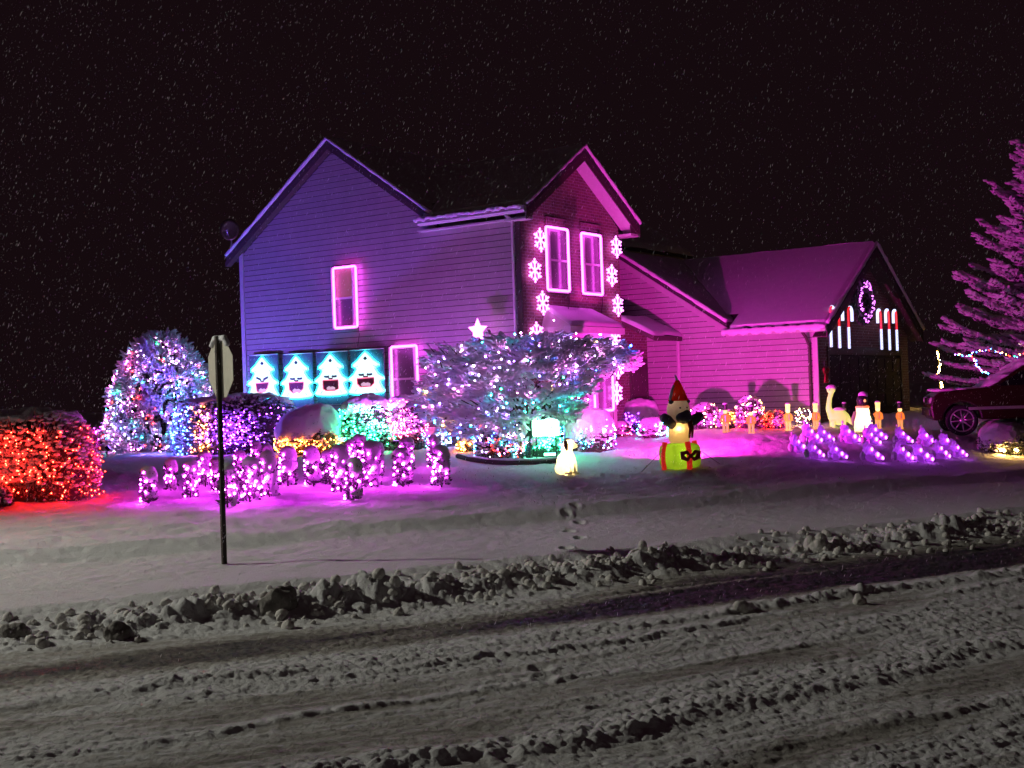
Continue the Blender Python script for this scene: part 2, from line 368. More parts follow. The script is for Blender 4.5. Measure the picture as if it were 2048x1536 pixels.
# ------------------------------------------------------------------ ground sheet (street + lawn)
def make_ground():
    fine = np.radians(np.r_[np.linspace(-33, -24, 91)[:-1], np.linspace(-24, 24, 660), np.linspace(24, 33, 91)[1:]]); side = np.radians(33+147*np.linspace(0, 1, 34)[1:]**1.5)
    ang = np.concatenate([-side[::-1], fine, side])
    rr = np.concatenate([np.array([.3, 1.5, 3, 4.5, 5.6]), 1/np.linspace(1/6.4, 1/32, 620), 32*(400/32)**np.linspace(0, 1, 60)[1:]])
    A, Rr = np.meshgrid(ang, rr); X = Rr*np.sin(A); Y = Rr*np.cos(A); sh = X.shape
    z, s, d = ground_detail(X.ravel(), Y.ravel())
    far = np.clip((Rr.ravel()-60)/100, 0, 1); z = z*(1-far)+far*zbase(X.ravel(), Y.ravel(), d)
    V = np.stack([X.ravel(), Y.ravel(), z], 1); nr, nc = sh
    idx = np.arange(nr*nc).reshape(nr, nc)
    Q = np.stack([idx[:-1, :-1], idx[:-1, 1:], idx[1:, 1:], idx[1:, :-1]], -1).reshape(-1, 4)[:, ::-1]
    fd = d[Q].mean(1)
    for name, sel in (('street', fd < 0), ('lawn', fd >= 0)):
        q = Q[sel]; u, inv = np.unique(q, return_inverse=True)
        me = to_mesh(name, V[u], [inv.reshape(-1, 4)], [GROUND], None, True)
        a = me.attributes.new('snow_cover', 'FLOAT', 'POINT'); a.data.foreach_set('value', s[u].astype(np.float32))
        o = bpy.data.objects.new(name, me); COL.objects.link(o); o['kind'] = 'structure'
make_ground()
# ================================================================== HOUSE (local x along the front, y back, z up)
ZB = .85
house = thing('house', 'two storey house with pale siding, brick front gable and snowy garage wing', 'house', hw(0, 0, ZB), ROT_F)
PITCHM = .68; RY, RZ = 5.88, 9.02          # main ridge
def L(pts): return [(y, z-ZB) for y, z in pts]
SID = [0]
def siding(x0, outer, ylow, yhigh, z0, z1, parent, step=.147, sgn=-1):
    """one board per course on a wall x = x0 that faces -x; ylow/yhigh(z) bound the course"""
    z = z0
    while z < z1-.02:
        zt = min(z+step, z1); a0, a1 = ylow(z), ylow(zt); b0, b1 = yhigh(z), yhigh(zt)
        if min(b0-a0, b1-a1) < .04: b1 = max(b1, a1+.02)
        if b0-a0 < .08: break
        m = MB(); o1, o2 = sgn*.030, sgn*.016
        top = zt-.019
        V = [(x0, a0, z-ZB), (x0, b0, z-ZB), (x0, b1, top-ZB), (x0, a1, top-ZB), (x0+o1, a0, z-ZB), (x0+o1, b0, z-ZB), (x0+o2, b1, top-ZB), (x0+o2, a1, top-ZB)]
        m.add(V, [(4, 7, 6, 5), (0, 4, 5, 1), (3, 2, 6, 7), (0, 3, 7, 4), (1, 5, 6, 2)])
        m.build('siding_board', SIDING, parent); z += step
# side wall body
wl = MB().prism_yz(L([(0, .3), (9.5, .3), (9.5, 6.5), (RY, RZ-.12), (2.75, 6.55), (0, 6.55)]), 0, .2).build('side_wall', GROOVE_SHADE, house)
WIN_S = [on_side(665, 535, 0), on_side(717, 655, 0), on_side(780, 692, 0), on_side(836, 690, 0)]
def yhi(z): return 9.44 if z < 6.35 else max(RY, 9.44-(z-6.35)/PITCHM)
def ylo(z): return .1 if z < 6.38 else min(RY, 2.36+(z-6.38)/PITCHM)
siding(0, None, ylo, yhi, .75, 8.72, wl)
MB().box2((-.06, 9.40, .75-ZB), (-.002, 9.54, 6.5-ZB)).build('corner_trim', TRIM, house, bevel=.008)
MB().box2((-.06, -.04, .75-ZB), (-.002, .10, 6.42-ZB)).build('corner_trim', DARKTRIM, house, bevel=.008)
# rest of the main block
MB().prism_yz(L([(2.6, .3), (9.5, .3), (9.5, 6.5), (RY, RZ-.12), (2.6, 6.55)]), .21, 13.2).build('rear_wall', SIDING, house)
# main roof: two slopes with thickness, and the snow on it
def slab(m, p, th):                         # p: 4 corner points, extruded down by th
    p = np.array(p, float); q = p-np.array([0, 0, th])
    m.add(np.vstack([p, q]), [(0, 1, 2, 3), (7, 6, 5, 4), (0, 4, 5, 1), (1, 5, 6, 2), (2, 6, 7, 3), (3, 7, 4, 0)])
XL, XR = -.24, 13.4
yb, yf = 9.86, 2.28
zb_, zf_ = RZ-PITCHM*(yb-RY), RZ-PITCHM*(RY-yf)
m = MB(); slab(m, [(XL, RY, RZ-ZB), (XR, RY, RZ-ZB), (XR, yb, zb_-ZB), (XL, yb, zb_-ZB)], .11); slab(m, [(XL, yf, zf_-ZB), (XR, yf, zf_-ZB), (XR, RY, RZ-ZB), (XL, RY, RZ-ZB)], .11)
mroof = m.build('roof', SHINGLE, house)
def snow_sheet(name, A, B, Cc, D, th, parent, nu=60, nv=24, seed=1, edge=.02, lip=.05, rim=1, namp=.05):
    """a lumpy blanket of snow on a sloping quad A-B (ridge side) D-C (eave side), its rim rounded"""
    A, B, Cc, D = [np.array(q, float) for q in (A, B, Cc, D)]
    U, W = np.meshgrid(np.linspace(0, 1, nu), np.linspace(0, 1, nv)); u = U.ravel()[:, None]; v = W.ravel()[:, None]
    lu = np.linalg.norm(B-A); lv = np.linalg.norm(D-A)
    wav = (fbm(U.ravel()*lu*2.2, W.ravel()*0+seed, seed, 3)-.47)[:, None]*lip*4
    v2 = v+np.where(v > .98, wav/lv, 0)
    P = (A*(1-u)+B*u)*(1-v2)+(D*(1-u)+Cc*u)*v2
    er = np.minimum(np.minimum(u*lu, (1-u)*lu), np.minimum(v*lv+.5, (1-v)*lv if rim else 1+0*v))/edge
    h = th*np.sqrt(np.clip(1-(1-np.clip(er, 0, 1))**2, 0, 1)) + (fbm(U.ravel()*lu*1.5, W.ravel()*lv*1.5, seed+3)-.47)[:, None]*namp*np.clip(er, 0, 1)
    P = P+np.array([0, 0, 1])*(h+.004)
    idx = np.arange(nu*nv).reshape(nv, nu); Q = np.stack([idx[:-1, :-1], idx[1:, :-1], idx[1:, 1:], idx[:-1, 1:]], -1).reshape(-1, 4)
    o = bpy.data.objects.new(name, to_mesh(name, P, [Q], [SNOW], None, True)); COL.objects.link(o); o.parent = parent; return o
snow_sheet('roof_snow', (XL, RY, RZ-ZB), (XR, RY, RZ-ZB), (XR, yb, zb_-ZB), (XL, yb, zb_-ZB), .1, mroof, seed=4)
snow_sheet('roof_snow', (XR, RY, RZ-ZB), (XL, RY, RZ-ZB), (XL, yf, zf_-ZB), (XR, yf, zf_-ZB), .1, mroof, seed=5)
# rake boards and soffit on the main gable
for s_, ya, yb2 in ((1, RY, 9.9), (-1, RY, 2.3)):
    za, zb2 = RZ-.112, RZ-.112-PITCHM*abs(yb2-ya)
    MB().prism_yz(L([(ya, za), (yb2, zb2), (yb2, zb2-.13), (ya, za-.13)]), XL, XL+.03).build('rake_board', DARKTRIM, house)
    MB().prism_yz(L([(ya, za-.10), (yb2, zb2-.10), (yb2, zb2-.125), (ya, za-.125)]), XL+.03, -.036).build('soffit', DARKTRIM, house)
def rake_snow(pts, parent, r=.05):
    P = []
    for a, b in zip(pts[:-1], pts[1:]):
        a = np.array(a); b = np.array(b)
        for f in np.linspace(0, 1, 24)[:-1]: P.append(a*(1-f)+b*f)
    P.append(np.array(pts[-1])); n = len(P); MB().tube(P, r*RNG.uniform(.75, 1.25, n), 8).build('rake_snow', SNOW, parent, smooth=True)
rake_snow([(XL-.015, yb, zb_-ZB+.04), (XL-.015, RY, RZ-ZB+.05), (XL-.015, yf+.1, zf_+.07-ZB+.04)], mroof)
# ---------------- windows
def window(name_parent, cx, z0, z1, w_, face, depth0, lit=None):
    """double hung window in a wall; face 'S' (wall x = depth0, faces -x) or 'F' (wall y = depth0, faces -y)"""
    rot = Matrix.Identity(4)
    win = bpy.data.objects.new('window', None); COL.objects.link(win); win.parent = name_parent
    if face == 'S': win.location = (depth0, cx, z0-ZB); win.rotation_euler = (0, 0, -math.pi/2)
    else: win.location = (cx, depth0, z0-ZB)
    h = z1-z0; f = .055
    m = MB()
    for x in (-w_/2, w_/2): m.box((x, -.05, h/2), (f, .08, h+f))
    for z in (0, h): m.box((0, -.05, z), (w_-f-.004, .08, f))
    m.build('window_frame', TRIM, win, bevel=.006)
    MB().box((0, -.055, h*.48), (w_-f-.01, .05, .05)).build('meeting_rail', TRIM, win)
    for k, (a, b) in enumerate(((.03, h*.48-.025), (h*.48+.025, h-.03))):
        MB().box2((-w_/2+f/2, -.045-.004*k, a), (w_/2-f/2, -.036-.004*k, b)).build('pane', GLASS, win)
    MB().box((0, -.075, -.05), (w_+.14, .13, .045)).build('window_sill', TRIM, win, bevel=.006)
    MB().tube([(-w_/2, -.08, -.02), (0, -.085, -.015), (w_/2, -.08, -.02)], [.012, .022, .012], 6).build('sill_snow', SNOW, win, smooth=True)
    return win
LITGLASS = emis('room_light_through_blind', (.16, .045, .035), 1, (.2, .12, .1))
w1 = window(house, 5.625, 4.12, 5.67, .74, 'S', -.034)
[c for c in w1.children if c.name.startswith('pane')][-1].data.materials[0] = LITGLASS
w2 = window(house, 3.68, 1.95, 3.48, .82, 'S', -.034)
# ---------------- front wing (brick) with gable
WX = 4.58; GX, GZ = 2.36, 8.30; PW = .64
MB().prism_xz([(0, .3-ZB), (WX, .3-ZB), (WX, 6.5-ZB), (GX, GZ-.2-ZB), (0, 6.5-ZB)][::-1], 0, .2).build('front_wall', BRICK, house)
MB().box2((WX-.2, .201, .3-ZB), (WX, 2.6, 6.5-ZB)).build('wing_side_wall', SIDING, house)
xl, xr = -.30, 5.02; ze = GZ-PW*(GX-xl)
m = MB(); yA, yB = -.42, 5.2
zi = GZ-PW*(GX-.21); slab(m, [(GX, yA, GZ-ZB), (GX, yB, GZ-ZB), (.21, yB, zi-ZB), (.21, yA, zi-ZB)], .14); slab(m, [(.209, yA, zi-ZB), (.209, 2.75, zi-ZB), (xl, 2.75, ze-ZB), (xl, yA, ze-ZB)], .139); slab(m, [(xr, yA, ze-ZB), (xr, yB, ze-ZB), (GX, yB, GZ-ZB), (GX, yA, GZ-ZB)], .14)
wroof = m.build('wing_roof', SHINGLE, house)
snow_sheet('roof_snow', (GX, yB, GZ-ZB), (GX, yA, GZ-ZB), (.25, yA, GZ-PW*(GX-.25)-ZB), (.25, yB, GZ-PW*(GX-.25)-ZB), .1, wroof, seed=8, lip=0, rim=0, namp=.01)
snow_sheet('roof_snow', (.25, 2.75, GZ-PW*(GX-.25)-ZB), (.25, yA, GZ-PW*(GX-.25)-ZB), (xl, yA, ze-ZB), (xl, 2.75, ze-ZB), .1, wroof, 60, 14, seed=9, lip=.09, namp=0)
snow_sheet('roof_snow', (GX, yA, GZ-ZB), (GX, yB, GZ-ZB), (xr, yB, ze-ZB), (xr, yA, ze-ZB), .1, wroof, seed=9)
rake_snow([(xl, yA-.015, ze-ZB+.04), (GX, yA-.015, GZ-ZB+.05), (xr, yA-.015, ze-ZB+.04)], wroof)
for xe in (xl, xr):
    za, zc = GZ-.145, ze-.145
    MB().prism_xz([(GX, za-ZB), (xe, zc-ZB), (xe, zc-.19-ZB), (GX, za-.19-ZB)], yA, yA+.03).build('rake_board', DARKTRIM, house)
    MB().prism_xz([(GX, za-.15-ZB), (xe, zc-.15-ZB), (xe, zc-.175-ZB), (GX, za-.175-ZB)], yA+.031, -.003).build('soffit', TRIM, house)
    # boxed eave return
    xi = 0 if xe < 0 else WX
    MB().box2((xe+(.02 if xe < 0 else -.02), yA+.035, 6.28-ZB), (xi+(-.003 if xe < 0 else .003), .25, 6.34-ZB)).build('eave_return', TRIM, house)
    MB().prism_xz([(xe+(.02 if xe < 0 else -.02), 6.345-ZB), (xi, 6.345-ZB), (xi, 6.62-ZB), (xe+(.02 if xe < 0 else -.02), 6.44-ZB)], yA+.034, yA+.06).build('eave_return', DARKTRIM, house)
# soffit + gutter on the side eave of the wing
MB().box2((-.28, .252, 6.30-ZB), (-.037, 2.9, 6.335-ZB)).build('soffit', TRIM, house)
def gutter(x, y0, y1, z, parent):
    m = MB(); pts = [(-.10, .10), (-.12, .0), (-.06, -.055), (0, -.055), (0, .10), (-.012, .10), (-.012, -.04), (-.055, -.04), (-.10, .01), (-.088, .10)]
    n = len(pts); V = [(x+a, y0, z-ZB+b) for a, b in pts]+[(x+a, y1, z-ZB+b) for a, b in pts]
    m.polys(V, [(i, (i+1) % n, n+(i+1) % n, n+i) for i in range(n)]); return m.build('gutter', TRIM, parent)
gt = gutter(xl-.002, -.42, 2.78, ze-.12, house)
m = MB()
for k in range(26):
    y = -.3+k*.125; m.ico((xl-.09+random.uniform(-.01, .02), y, ze-ZB-.01+random.uniform(-.03, .02)), (.07, .09, random.uniform(.05, .09)), 2)
blob('gutter_snow', m, SNOW, gt, .025, 3)
MB().tube([(xl-.05, .15, 6.42-ZB), (-.15, .1, 6.28-ZB), (-.075, .16, 6.1-ZB), (-.075, .16, .8-ZB)], .04, 8).build('downspout', TRIM, house, smooth=True)
# front windows with soldier-course heads
fw = [window(house, 1.575, 4.72, 6.23, .86, 'F', -.002), window(house, 3.155, 4.72, 6.23, .86, 'F', -.002)]
for cx in (1.575, 3.155):
    for k in range(13): MB().box((cx-.48+.08*k, -.022, 6.40-ZB), (.066, .04, .2)).build('lintel_brick', BRICK, house)
# bay with its own little snowy roof
by = -.62
bxl = on_front(1140, 700, by)[0]; bxr = on_front(1230, 700, by)[0]
bz = on_front(1180, 668, by)[1]
MB().prism_xz([(bxl, 1.2-ZB), (bxr, 1.2-ZB), (bxr, bz-ZB), (bxl, bz-ZB)], by, -.003).build('bay', TRIM, house, bevel=.01)
m = MB(); hx = .28
P = [(bxl-hx, by-.2, bz-ZB), (bxr+.12, by-.2, bz-ZB), (bxr+.12, -.004, bz+.62-ZB), (bxl-.30, -.004, bz+.62-ZB)]
V = [(bxl-hx, by-.22, bz-ZB), (bxr+.15, by-.22, bz-ZB), (bxr+.15, -.005, bz-ZB), (bxl-hx, -.005, bz-ZB), (bxl-hx+.2, -.005, bz+.62-ZB), (bxr+.0, -.005, bz+.62-ZB),
     (bxl-hx, by-.22, bz+.16-ZB), (bxr+.15, by-.22, bz+.16-ZB), (bxl-hx, -.005, bz+.16-ZB), (bxr+.15, -.005, bz+.16-ZB)]
m.polys(V, [(3, 2, 1, 0), (0, 1, 7, 6), (0, 6, 8, 3), (1, 2, 9, 7), (6, 7, 5, 4), (8, 6, 4), (7, 9, 5), (3, 8, 4, 5, 9, 2)])
bay_roof = m.build('bay_roof', TRIM, house)
snow_sheet('bay_roof_snow', V[4], V[5], V[7], V[6], .09, bay_roof, 40, 16, 12)
lw = [on_front(1183, 677, by), on_front(1226, 822, by)]
lwc, lww = (lw[0][0]+lw[1][0])/2, lw[1][0]-lw[0][0]
window(house, lwc, lw[1][1]+.06, lw[0][1]-.06, lww-.1, 'F', by-.002)
window(house, lwc-lww-.28, lw[1][1]+.06, lw[0][1]-.06, lww-.1, 'F', by-.002)
# ---------------- entry recess and its porch roof
MB().box2((WX+.002, .15, .3-ZB), (6.198, .3, 4.2-ZB)).build('entry_wall', BRICK, house)
door = MB().box2((5.15, .10, .95-ZB), (6.1, .148, 3.05-ZB)).build('front_door', DARKTRIM, house, bevel=.01)
for z in (1.25, 2.1):
    for x in (5.25, 5.68): MB().box2((x, .085, z-ZB), (x+.33, .099, z+.65-ZB)).build('door_panel', DARKTRIM, door, bevel=.01)
MB().ico((5.22, .07, 1.95-ZB), .035, 2).build('door_knob', METAL, door, smooth=True)
MB().box2((WX+.004, -1.2, .6-ZB), (6.19, .148, .93-ZB)).build('porch_step', TRIM, house)
m = MB(); slab(m, [(WX+.01, .14, 4.12-ZB), (6.55, .14, 4.12-ZB), (6.55, -.95, 3.6-ZB), (WX+.01, -.95, 3.6-ZB)], .12); pr = m.build('porch_roof', DARKTRIM, house)
snow_sheet('porch_roof_snow', (WX+.01, .14, 4.12-ZB), (6.55, .14, 4.12-ZB), (6.55, -.95, 3.6-ZB), (WX+.01, -.95, 3.6-ZB), .1, pr, 24, 16, 14, lip=.08)
MB().tube([(6.1, -.85, .9-ZB), (6.1, -.85, 3.5-ZB)], .05, 8).build('porch_post', TRIM, house)
# ---------------- garage wing
XG = 6.2; YG = -4.75; GRX, GRZ = 9.75, 5.98; PG = .60; XG2 = 13.3
RKY0, RKZ0 = -2.35, 3.92; RKY1, RKZ1 = .85, 6.02
PR = (RKZ1-RKZ0)/(RKY1-RKY0)
gw = MB().prism_yz(L([(YG, .3), (2.6, .3), (2.6, 5.0), (RKY1, RKZ1-.1), (RKY0, RKZ0-.1), (RKY0-.1, 3.72), (YG, 3.72)]), XG, XG+.2).build('garage_side_wall', GROOVE_SHADE, house)
def g_lo(z): return YG+.08 if z < 3.66 else min(RKY1, RKY0+(z-RKZ0+.16)/PR)
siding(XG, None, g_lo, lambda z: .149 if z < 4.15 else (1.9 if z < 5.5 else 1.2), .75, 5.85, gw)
MB().box2((XG-.07, YG-.05, .75-ZB), (XG-.002, YG+.09, 3.6-ZB)).build('corner_trim', TRIM, house, bevel=.008)
MB().prism_xz([(XG+.004, .3-ZB), (XG2, .3-ZB), (XG2, 3.75-ZB), (GRX, GRZ-.2-ZB), (XG+.004, 3.75-ZB)][::-1], YG, YG+.2).build('garage_front_wall', BRICK, house)
MB().box2((XG2-.2, YG+.201, .3-ZB), (XG2, 2.6, 3.75-ZB)).build('garage_far_wall', SIDING, house)
gxl, gxr = XG-.27, XG2+.27; gze = GRZ-PG*(GRX-gxl)
m = MB(); yA, yB = -5.15, 3.2
slab(m, [(GRX, yA, GRZ-ZB), (GRX, yB, GRZ-ZB), (gxl, yB, gze-ZB), (gxl, yA, gze-ZB)], .14); slab(m, [(gxr, yA, gze-ZB), (gxr, yB, gze-ZB), (GRX, yB, GRZ-ZB), (GRX, yA, GRZ-ZB)], .14)
# cut the part of the left slope that would run in front of the rake wall
m = MB(); ycut = RKY0-.1
slab(m, [(GRX, yA, GRZ-ZB), (GRX, yB, GRZ-ZB), (XG+.21, yB, GRZ-PG*(GRX-XG-.21)-ZB), (XG+.21, yA, GRZ-PG*(GRX-XG-.21)-ZB)], .14)
slab(m, [(XG+.209, yA, GRZ-PG*(GRX-XG-.209)-ZB), (XG+.209, ycut, GRZ-PG*(GRX-XG-.209)-ZB), (gxl, ycut, gze-ZB), (gxl, yA, gze-ZB)], .139)
slab(m, [(gxr, yA, gze-ZB), (gxr, yB, gze-ZB), (GRX, yB, GRZ-ZB), (GRX, yA, GRZ-ZB)], .14)
groof = m.build('garage_roof', SHINGLE, house)
snow_sheet('roof_snow', (XG+.3, ycut, GRZ-PG*(GRX-XG-.3)-ZB), (XG+.3, yA, GRZ-PG*(GRX-XG-.3)-ZB), (gxl, yA, gze-ZB), (gxl, ycut, gze-ZB), .1, groof, 70, 20, 18, lip=.12, namp=.0)
snow_sheet('roof_snow', (GRX, yB, GRZ-ZB), (GRX, yA, GRZ-ZB), (XG+.3, yA, GRZ-PG*(GRX-XG-.3)-ZB), (XG+.3, yB, GRZ-PG*(GRX-XG-.3)-ZB), .1, groof, 80, 50, 19, rim=0, lip=0, namp=.012)
snow_sheet('roof_snow', (GRX, yA, GRZ-ZB), (GRX, yB, GRZ-ZB), (gxr, yB, gze-ZB), (gxr, yA, gze-ZB), .1, groof, seed=20)
rake_snow([(gxl, yA-.015, gze-ZB+.04), (GRX, yA-.015, GRZ-ZB+.05), (gxr, yA-.015, gze-ZB+.04)], groof)
for xe in (gxl, gxr):
    za, zc = GRZ-.145, gze-.145
    MB().prism_xz([(GRX, za-ZB), (xe, zc-ZB), (xe, zc-.2-ZB), (GRX, za-.2-ZB)], yA, yA+.03).build('rake_board', DARKTRIM, house)
    MB().prism_xz([(GRX, za-.15-ZB), (xe, zc-.15-ZB), (xe, zc-.175-ZB), (GRX, za-.175-ZB)], yA+.031, YG-.003).build('soffit', DARKTRIM, house)
gt2 = gutter(gxl-.002, yA, ycut+.05, gze-.12, house)
m = MB()
for k in range(30):
    y = yA+.08+k*.094; s_ = .05+.05*abs(math.sin(k*.9)); m.ico((gxl-.09, y, gze-ZB-.03-s_*.4), (.06, .08, s_+.02), 2)
blob('gutter_snow', m, SNOW, gt2, .025, 3)
MB().tube([(gxl-.04, YG+.25, gze-.16-ZB), (gxl+.08, YG+.2, gze-.3-ZB), (XG-.08, YG+.17, gze-.5-ZB), (XG-.08, YG+.17, .8-ZB)], .04, 8).build('downspout', DARKTRIM, house, smooth=True)
# rake roof of the middle part: thin roof over the rake wall running away from it
m = MB(); XM2 = GRX
slab(m, [(XG-.26, RKY1, RKZ1-ZB), (XM2, RKY1, RKZ1-ZB), (XM2, RKY0-.05, RKZ0-ZB-.03), (XG-.26, RKY0-.05, RKZ0-ZB-.03)], .13)
slab(m, [(XG-.26, RKY1+2.2, RKZ1-.9-ZB), (XM2, RKY1+2.2, RKZ1-.9-ZB), (XM2, RKY1, RKZ1-ZB), (XG-.26, RKY1, RKZ1-ZB)], .13)
rr_ = m.build('middle_roof', SHINGLE, house)
snow_sheet('roof_snow', (XM2, RKY1, RKZ1-ZB), (XG-.26, RKY1, RKZ1-ZB), (XG-.26, RKY0-.05, RKZ0-.03-ZB), (XM2, RKY0-.05, RKZ0-.03-ZB), .08, rr_, 40, 40, 22)
snow_sheet('roof_snow', (XG-.26, RKY1, RKZ1-ZB), (XM2, RKY1, RKZ1-ZB), (XM2, RKY1+2.2, RKZ1-.9-ZB), (XG-.26, RKY1+2.2, RKZ1-.9-ZB), .08, rr_, 40, 20, 23)
MB().prism_yz(L([(RKY1, RKZ1-.135), (RKY0-.04, RKZ0-.17), (RKY0-.04, RKZ0-.33), (RKY1, RKZ1-.30)]), XG-.26, XG-.23).build('rake_board', SIDING, house)
rake_snow([(XG-.27, RKY1, RKZ1-ZB+.04), (XG-.27, RKY0-.05, RKZ0-.03-ZB+.04)], rr_)
# garage door opening with panels
gd0, gd1 = XG+.75, XG2-.75; gh = 2.95
for side in ((gd0-.1, gd0), (gd1, gd1+.1)): MB().box2((side[0], YG-.04, .75-ZB), (side[1], YG-.002, gh-ZB)).build('door_jamb', DARKTRIM, house)
MB().box2((gd0-.1, YG-.05, gh+.001-ZB), (gd1+.1, YG-.002, gh+.2-ZB)).build('door_header', DARKTRIM, house)
GDM = mat('garage_door_paint', (.012, .009, .008), .7, noise=.3)
gdoor = MB().box2((gd0+.002, YG-.02, .75-ZB), (gd1-.002, YG-.001, gh-.002-ZB)).build('garage_door', GDM, house)
for r_ in range(4):
    for c_ in range(8):
        px_ = gd0+.08+c_*(gd1-gd0-.1)/8; MB().box2((px_, YG-.034, .98+r_*.5-ZB), (px_+(gd1-gd0)/8-.12, YG-.021, .98+r_*.5+.38-ZB)).build('door_panel', GDM, gdoor, bevel=.008)
# ------------------------------------------------------------------ satellite dish
e_ = at(463, 488, 35.2)
sd = thing('satellite_dish', 'round satellite dish on the left eave of the house', 'dish', e_, ROT_S+.5)
m = MB(); pr_ = [(.001, 0), (.1, .012), (.2, .045), (.27, .085), (.275, .09), (.2, .055), (.1, .022), (.001, .012)]
d_ = m.lathe(pr_, 20).build('reflector', METAL, sd, smooth=True); d_.location = (-.02, -.1, .34); d_.rotation_euler = (1.15, .15, .4); d_.scale = (.95, 1.25, 1)
MB().tube([(0, 0, -.05), (0, 0, .2), (-.02, -.06, .33)], .022, 8).build('mast', METAL, sd)
MB().tube([(-.0, -.1, .16), (.04, -.36, .22), (.03, -.42, .3)], .012, 6).build('arm', METAL, sd)
MB().box((.03, -.43, .33), (.06, .09, .06)).build('receiver', METAL, sd, bevel=.01)
# ================================================================== LAMPS
def street_lamp(x, y, head, aim, power, col):
    z0 = zg(x, y)
    t = thing('street_lamp', 'tall grey street lamp at the corner beyond the left edge', 'street lamp', (x, y, z0))
    MB().lathe([(.16, 0), (.16, .35), (.10, .45), (.085, 4), (.06, 8.2)], 12).build('pole', METAL, t, smooth=True)
    hx, hy = head[0]-x, head[1]-y
    MB().tube([(0, 0, 8.0), (hx*.3, hy*.3, 8.5), (hx*.9, hy*.9, 8.6)], .04, 8).build('arm', METAL, t, smooth=True)
    MB().box((hx, hy, 8.62), (.62, .30, .12), rz=math.atan2(hy, hx)).build('luminaire', METAL, t, bevel=.03)
    MB().box((hx, hy, 8.55), (.36, .22, .015), rz=math.atan2(hy, hx)).build('lens', emis('lamp_lens', (6, 5.6, 4.4)), t)
    ld = bpy.data.lights.new('street_light', 'SPOT'); ld.energy = power; ld.color = col; ld.spot_size = math.radians(62); ld.spot_blend = .75; ld.shadow_soft_size = .35
    lo = bpy.data.objects.new('light', ld); COL.objects.link(lo); lo.parent = t; lo.location = (hx, hy, 8.50)
    lo.rotation_euler = (Vector(aim)-Vector((head[0], head[1], z0+8.5))).to_track_quat('-Z', 'Y').to_euler()
street_lamp(-20.5, 19.2, (-18.8, 18.3), (.5, 12.6, 0), 7600, (1, .98, .84))
def flood(px, py, aim, power, col, label, size=130, blend=.6):
    p = G(px, py) if py > 0 else px; t = thing('flood_light', label, 'flood light', p, 0)
    HH = .46 if size > 132 else .22; d = Vector(aim)-Vector(p)-Vector((0, 0, HH)); rz = math.atan2(d.y, d.x)-math.pi/2; el = math.atan2(d.z, math.hypot(d.x, d.y)); t.rotation_euler = (0, 0, rz)
    MB().tube([(0, -.03, -.15), (0, -.03, HH-.08)], .012, 6).build('stake', BLACKM, t)
    hd = MB().box((0, 0, 0), (.16, .09, .13)).build('lamp_head', BLACKM, t, bevel=.015); hd.location = (0, 0, HH); hd.rotation_euler = (el, 0, 0)
    ln = MB().box((0, .048, 0), (.13, .006, .10)).build('lens', emis('flood_lens', tuple(c*5+.05 for c in col)), hd)
    ld = bpy.data.lights.new('flood', 'SPOT'); ld.energy = power; ld.color = col; ld.spot_size = math.radians(size); ld.spot_blend = blend; ld.shadow_soft_size = .06
    lo = bpy.data.objects.new('light', ld); COL.objects.link(lo); lo.parent = hd; lo.location = (0, .07, 0); lo.rotation_euler = (math.pi/2, 0, 0)
def gp(x, y): q = hw(x, y, 0); q[2] = zg(q[0], q[1]); return q
flood(gp(-1.2, -4.62), -1, hw(XG, -2.6, 3.6), 3300, (.9, .02, .60), 'black stake flood light glowing magenta on the lawn facing the garage wall', 142, .95)
flood(gp(-4.2, 10.1), -1, hw(0, 6.0, 5.4), 1800, (.19, .085, 1.), 'black stake flood light glowing blue behind the hedge at the wall')
flood(gp(-2.5, 1.9), -1, hw(0, 3.0, 7.0), 850, (.50, .07, .85), 'black stake flood light glowing purple left of the big snowy tree')
# ================================================================== LIGHTS ON THE HOUSE
def rope_frame(face, a0, z0, a1, z1, depth, label, bottom=True):
    """rope light run round a window; a0..a1 along the wall"""
    if face == 'S':
        ca = (a0+a1)/2; t = thing('window_rope_light', label, 'rope light', hw(depth, ca, z0), ROT_S, 'pink rope lights round the windows'); w_ = abs(a1-a0)
    else:
        ca = (a0+a1)/2; t = thing('window_rope_light', label, 'rope light', hw(ca, depth, z0), ROT_F, 'pink rope lights round the windows'); w_ = abs(a1-a0)
    h = z1-z0; r = .03; c = .05; pts = []
    for cx, cz, a in ((w_/2-c, c, -90), (w_/2-c, h-c, 0), (-w_/2+c, h-c, 90), (-w_/2+c, c, 180)):
        for k in range(4):
            q = math.radians(a+30*k); pts.append((cx+c*math.cos(q), -.02, cz+c*math.sin(q)))
    MB().tube(pts, r, 8, closed=True).build('rope', ROPE, t, smooth=True)
    m = MB()
    for k in range(4):
        for s_ in (-1, 1): m.box((s_*w_/2, .015, h*(.15+.24*k)), (.05, .03, .02))
    m.build('clip', TRIM, t)
    m = MB().tube([(w_/2, 0, .02), (w_/2+.03, .01, -.2), (w_/2-.05, .02, -.5)], .008, 5); m.build('lead_cable', BLACKM, t)
def SY(px, py): return on_side(px, py, -.16)
def FX(px, py, y=-.16): return on_front(px, py, y)
a = SY(667, 537); b = SY(716, 653); rope_frame('S', a[0], b[1], b[0], a[1], -.16, 'pink rope light round the upstairs window of the side wall')
a = SY(783, 694); b = SY(834, 692); rope_frame('S', a[0], 1.85, b[0], a[1], -.16, 'pink rope light round the ground floor window of the side wall')
a = FX(1090, 453); b = FX(1138, 583); rope_frame('F', a[0], b[1], b[0], a[1], -.16, 'pink rope light round the left upstairs window in the brick gable')
a = FX(1161, 466); b = FX(1204, 590); rope_frame('F', a[0], b[1], b[0], a[1], -.16, 'pink rope light round the right upstairs window in the brick gable')
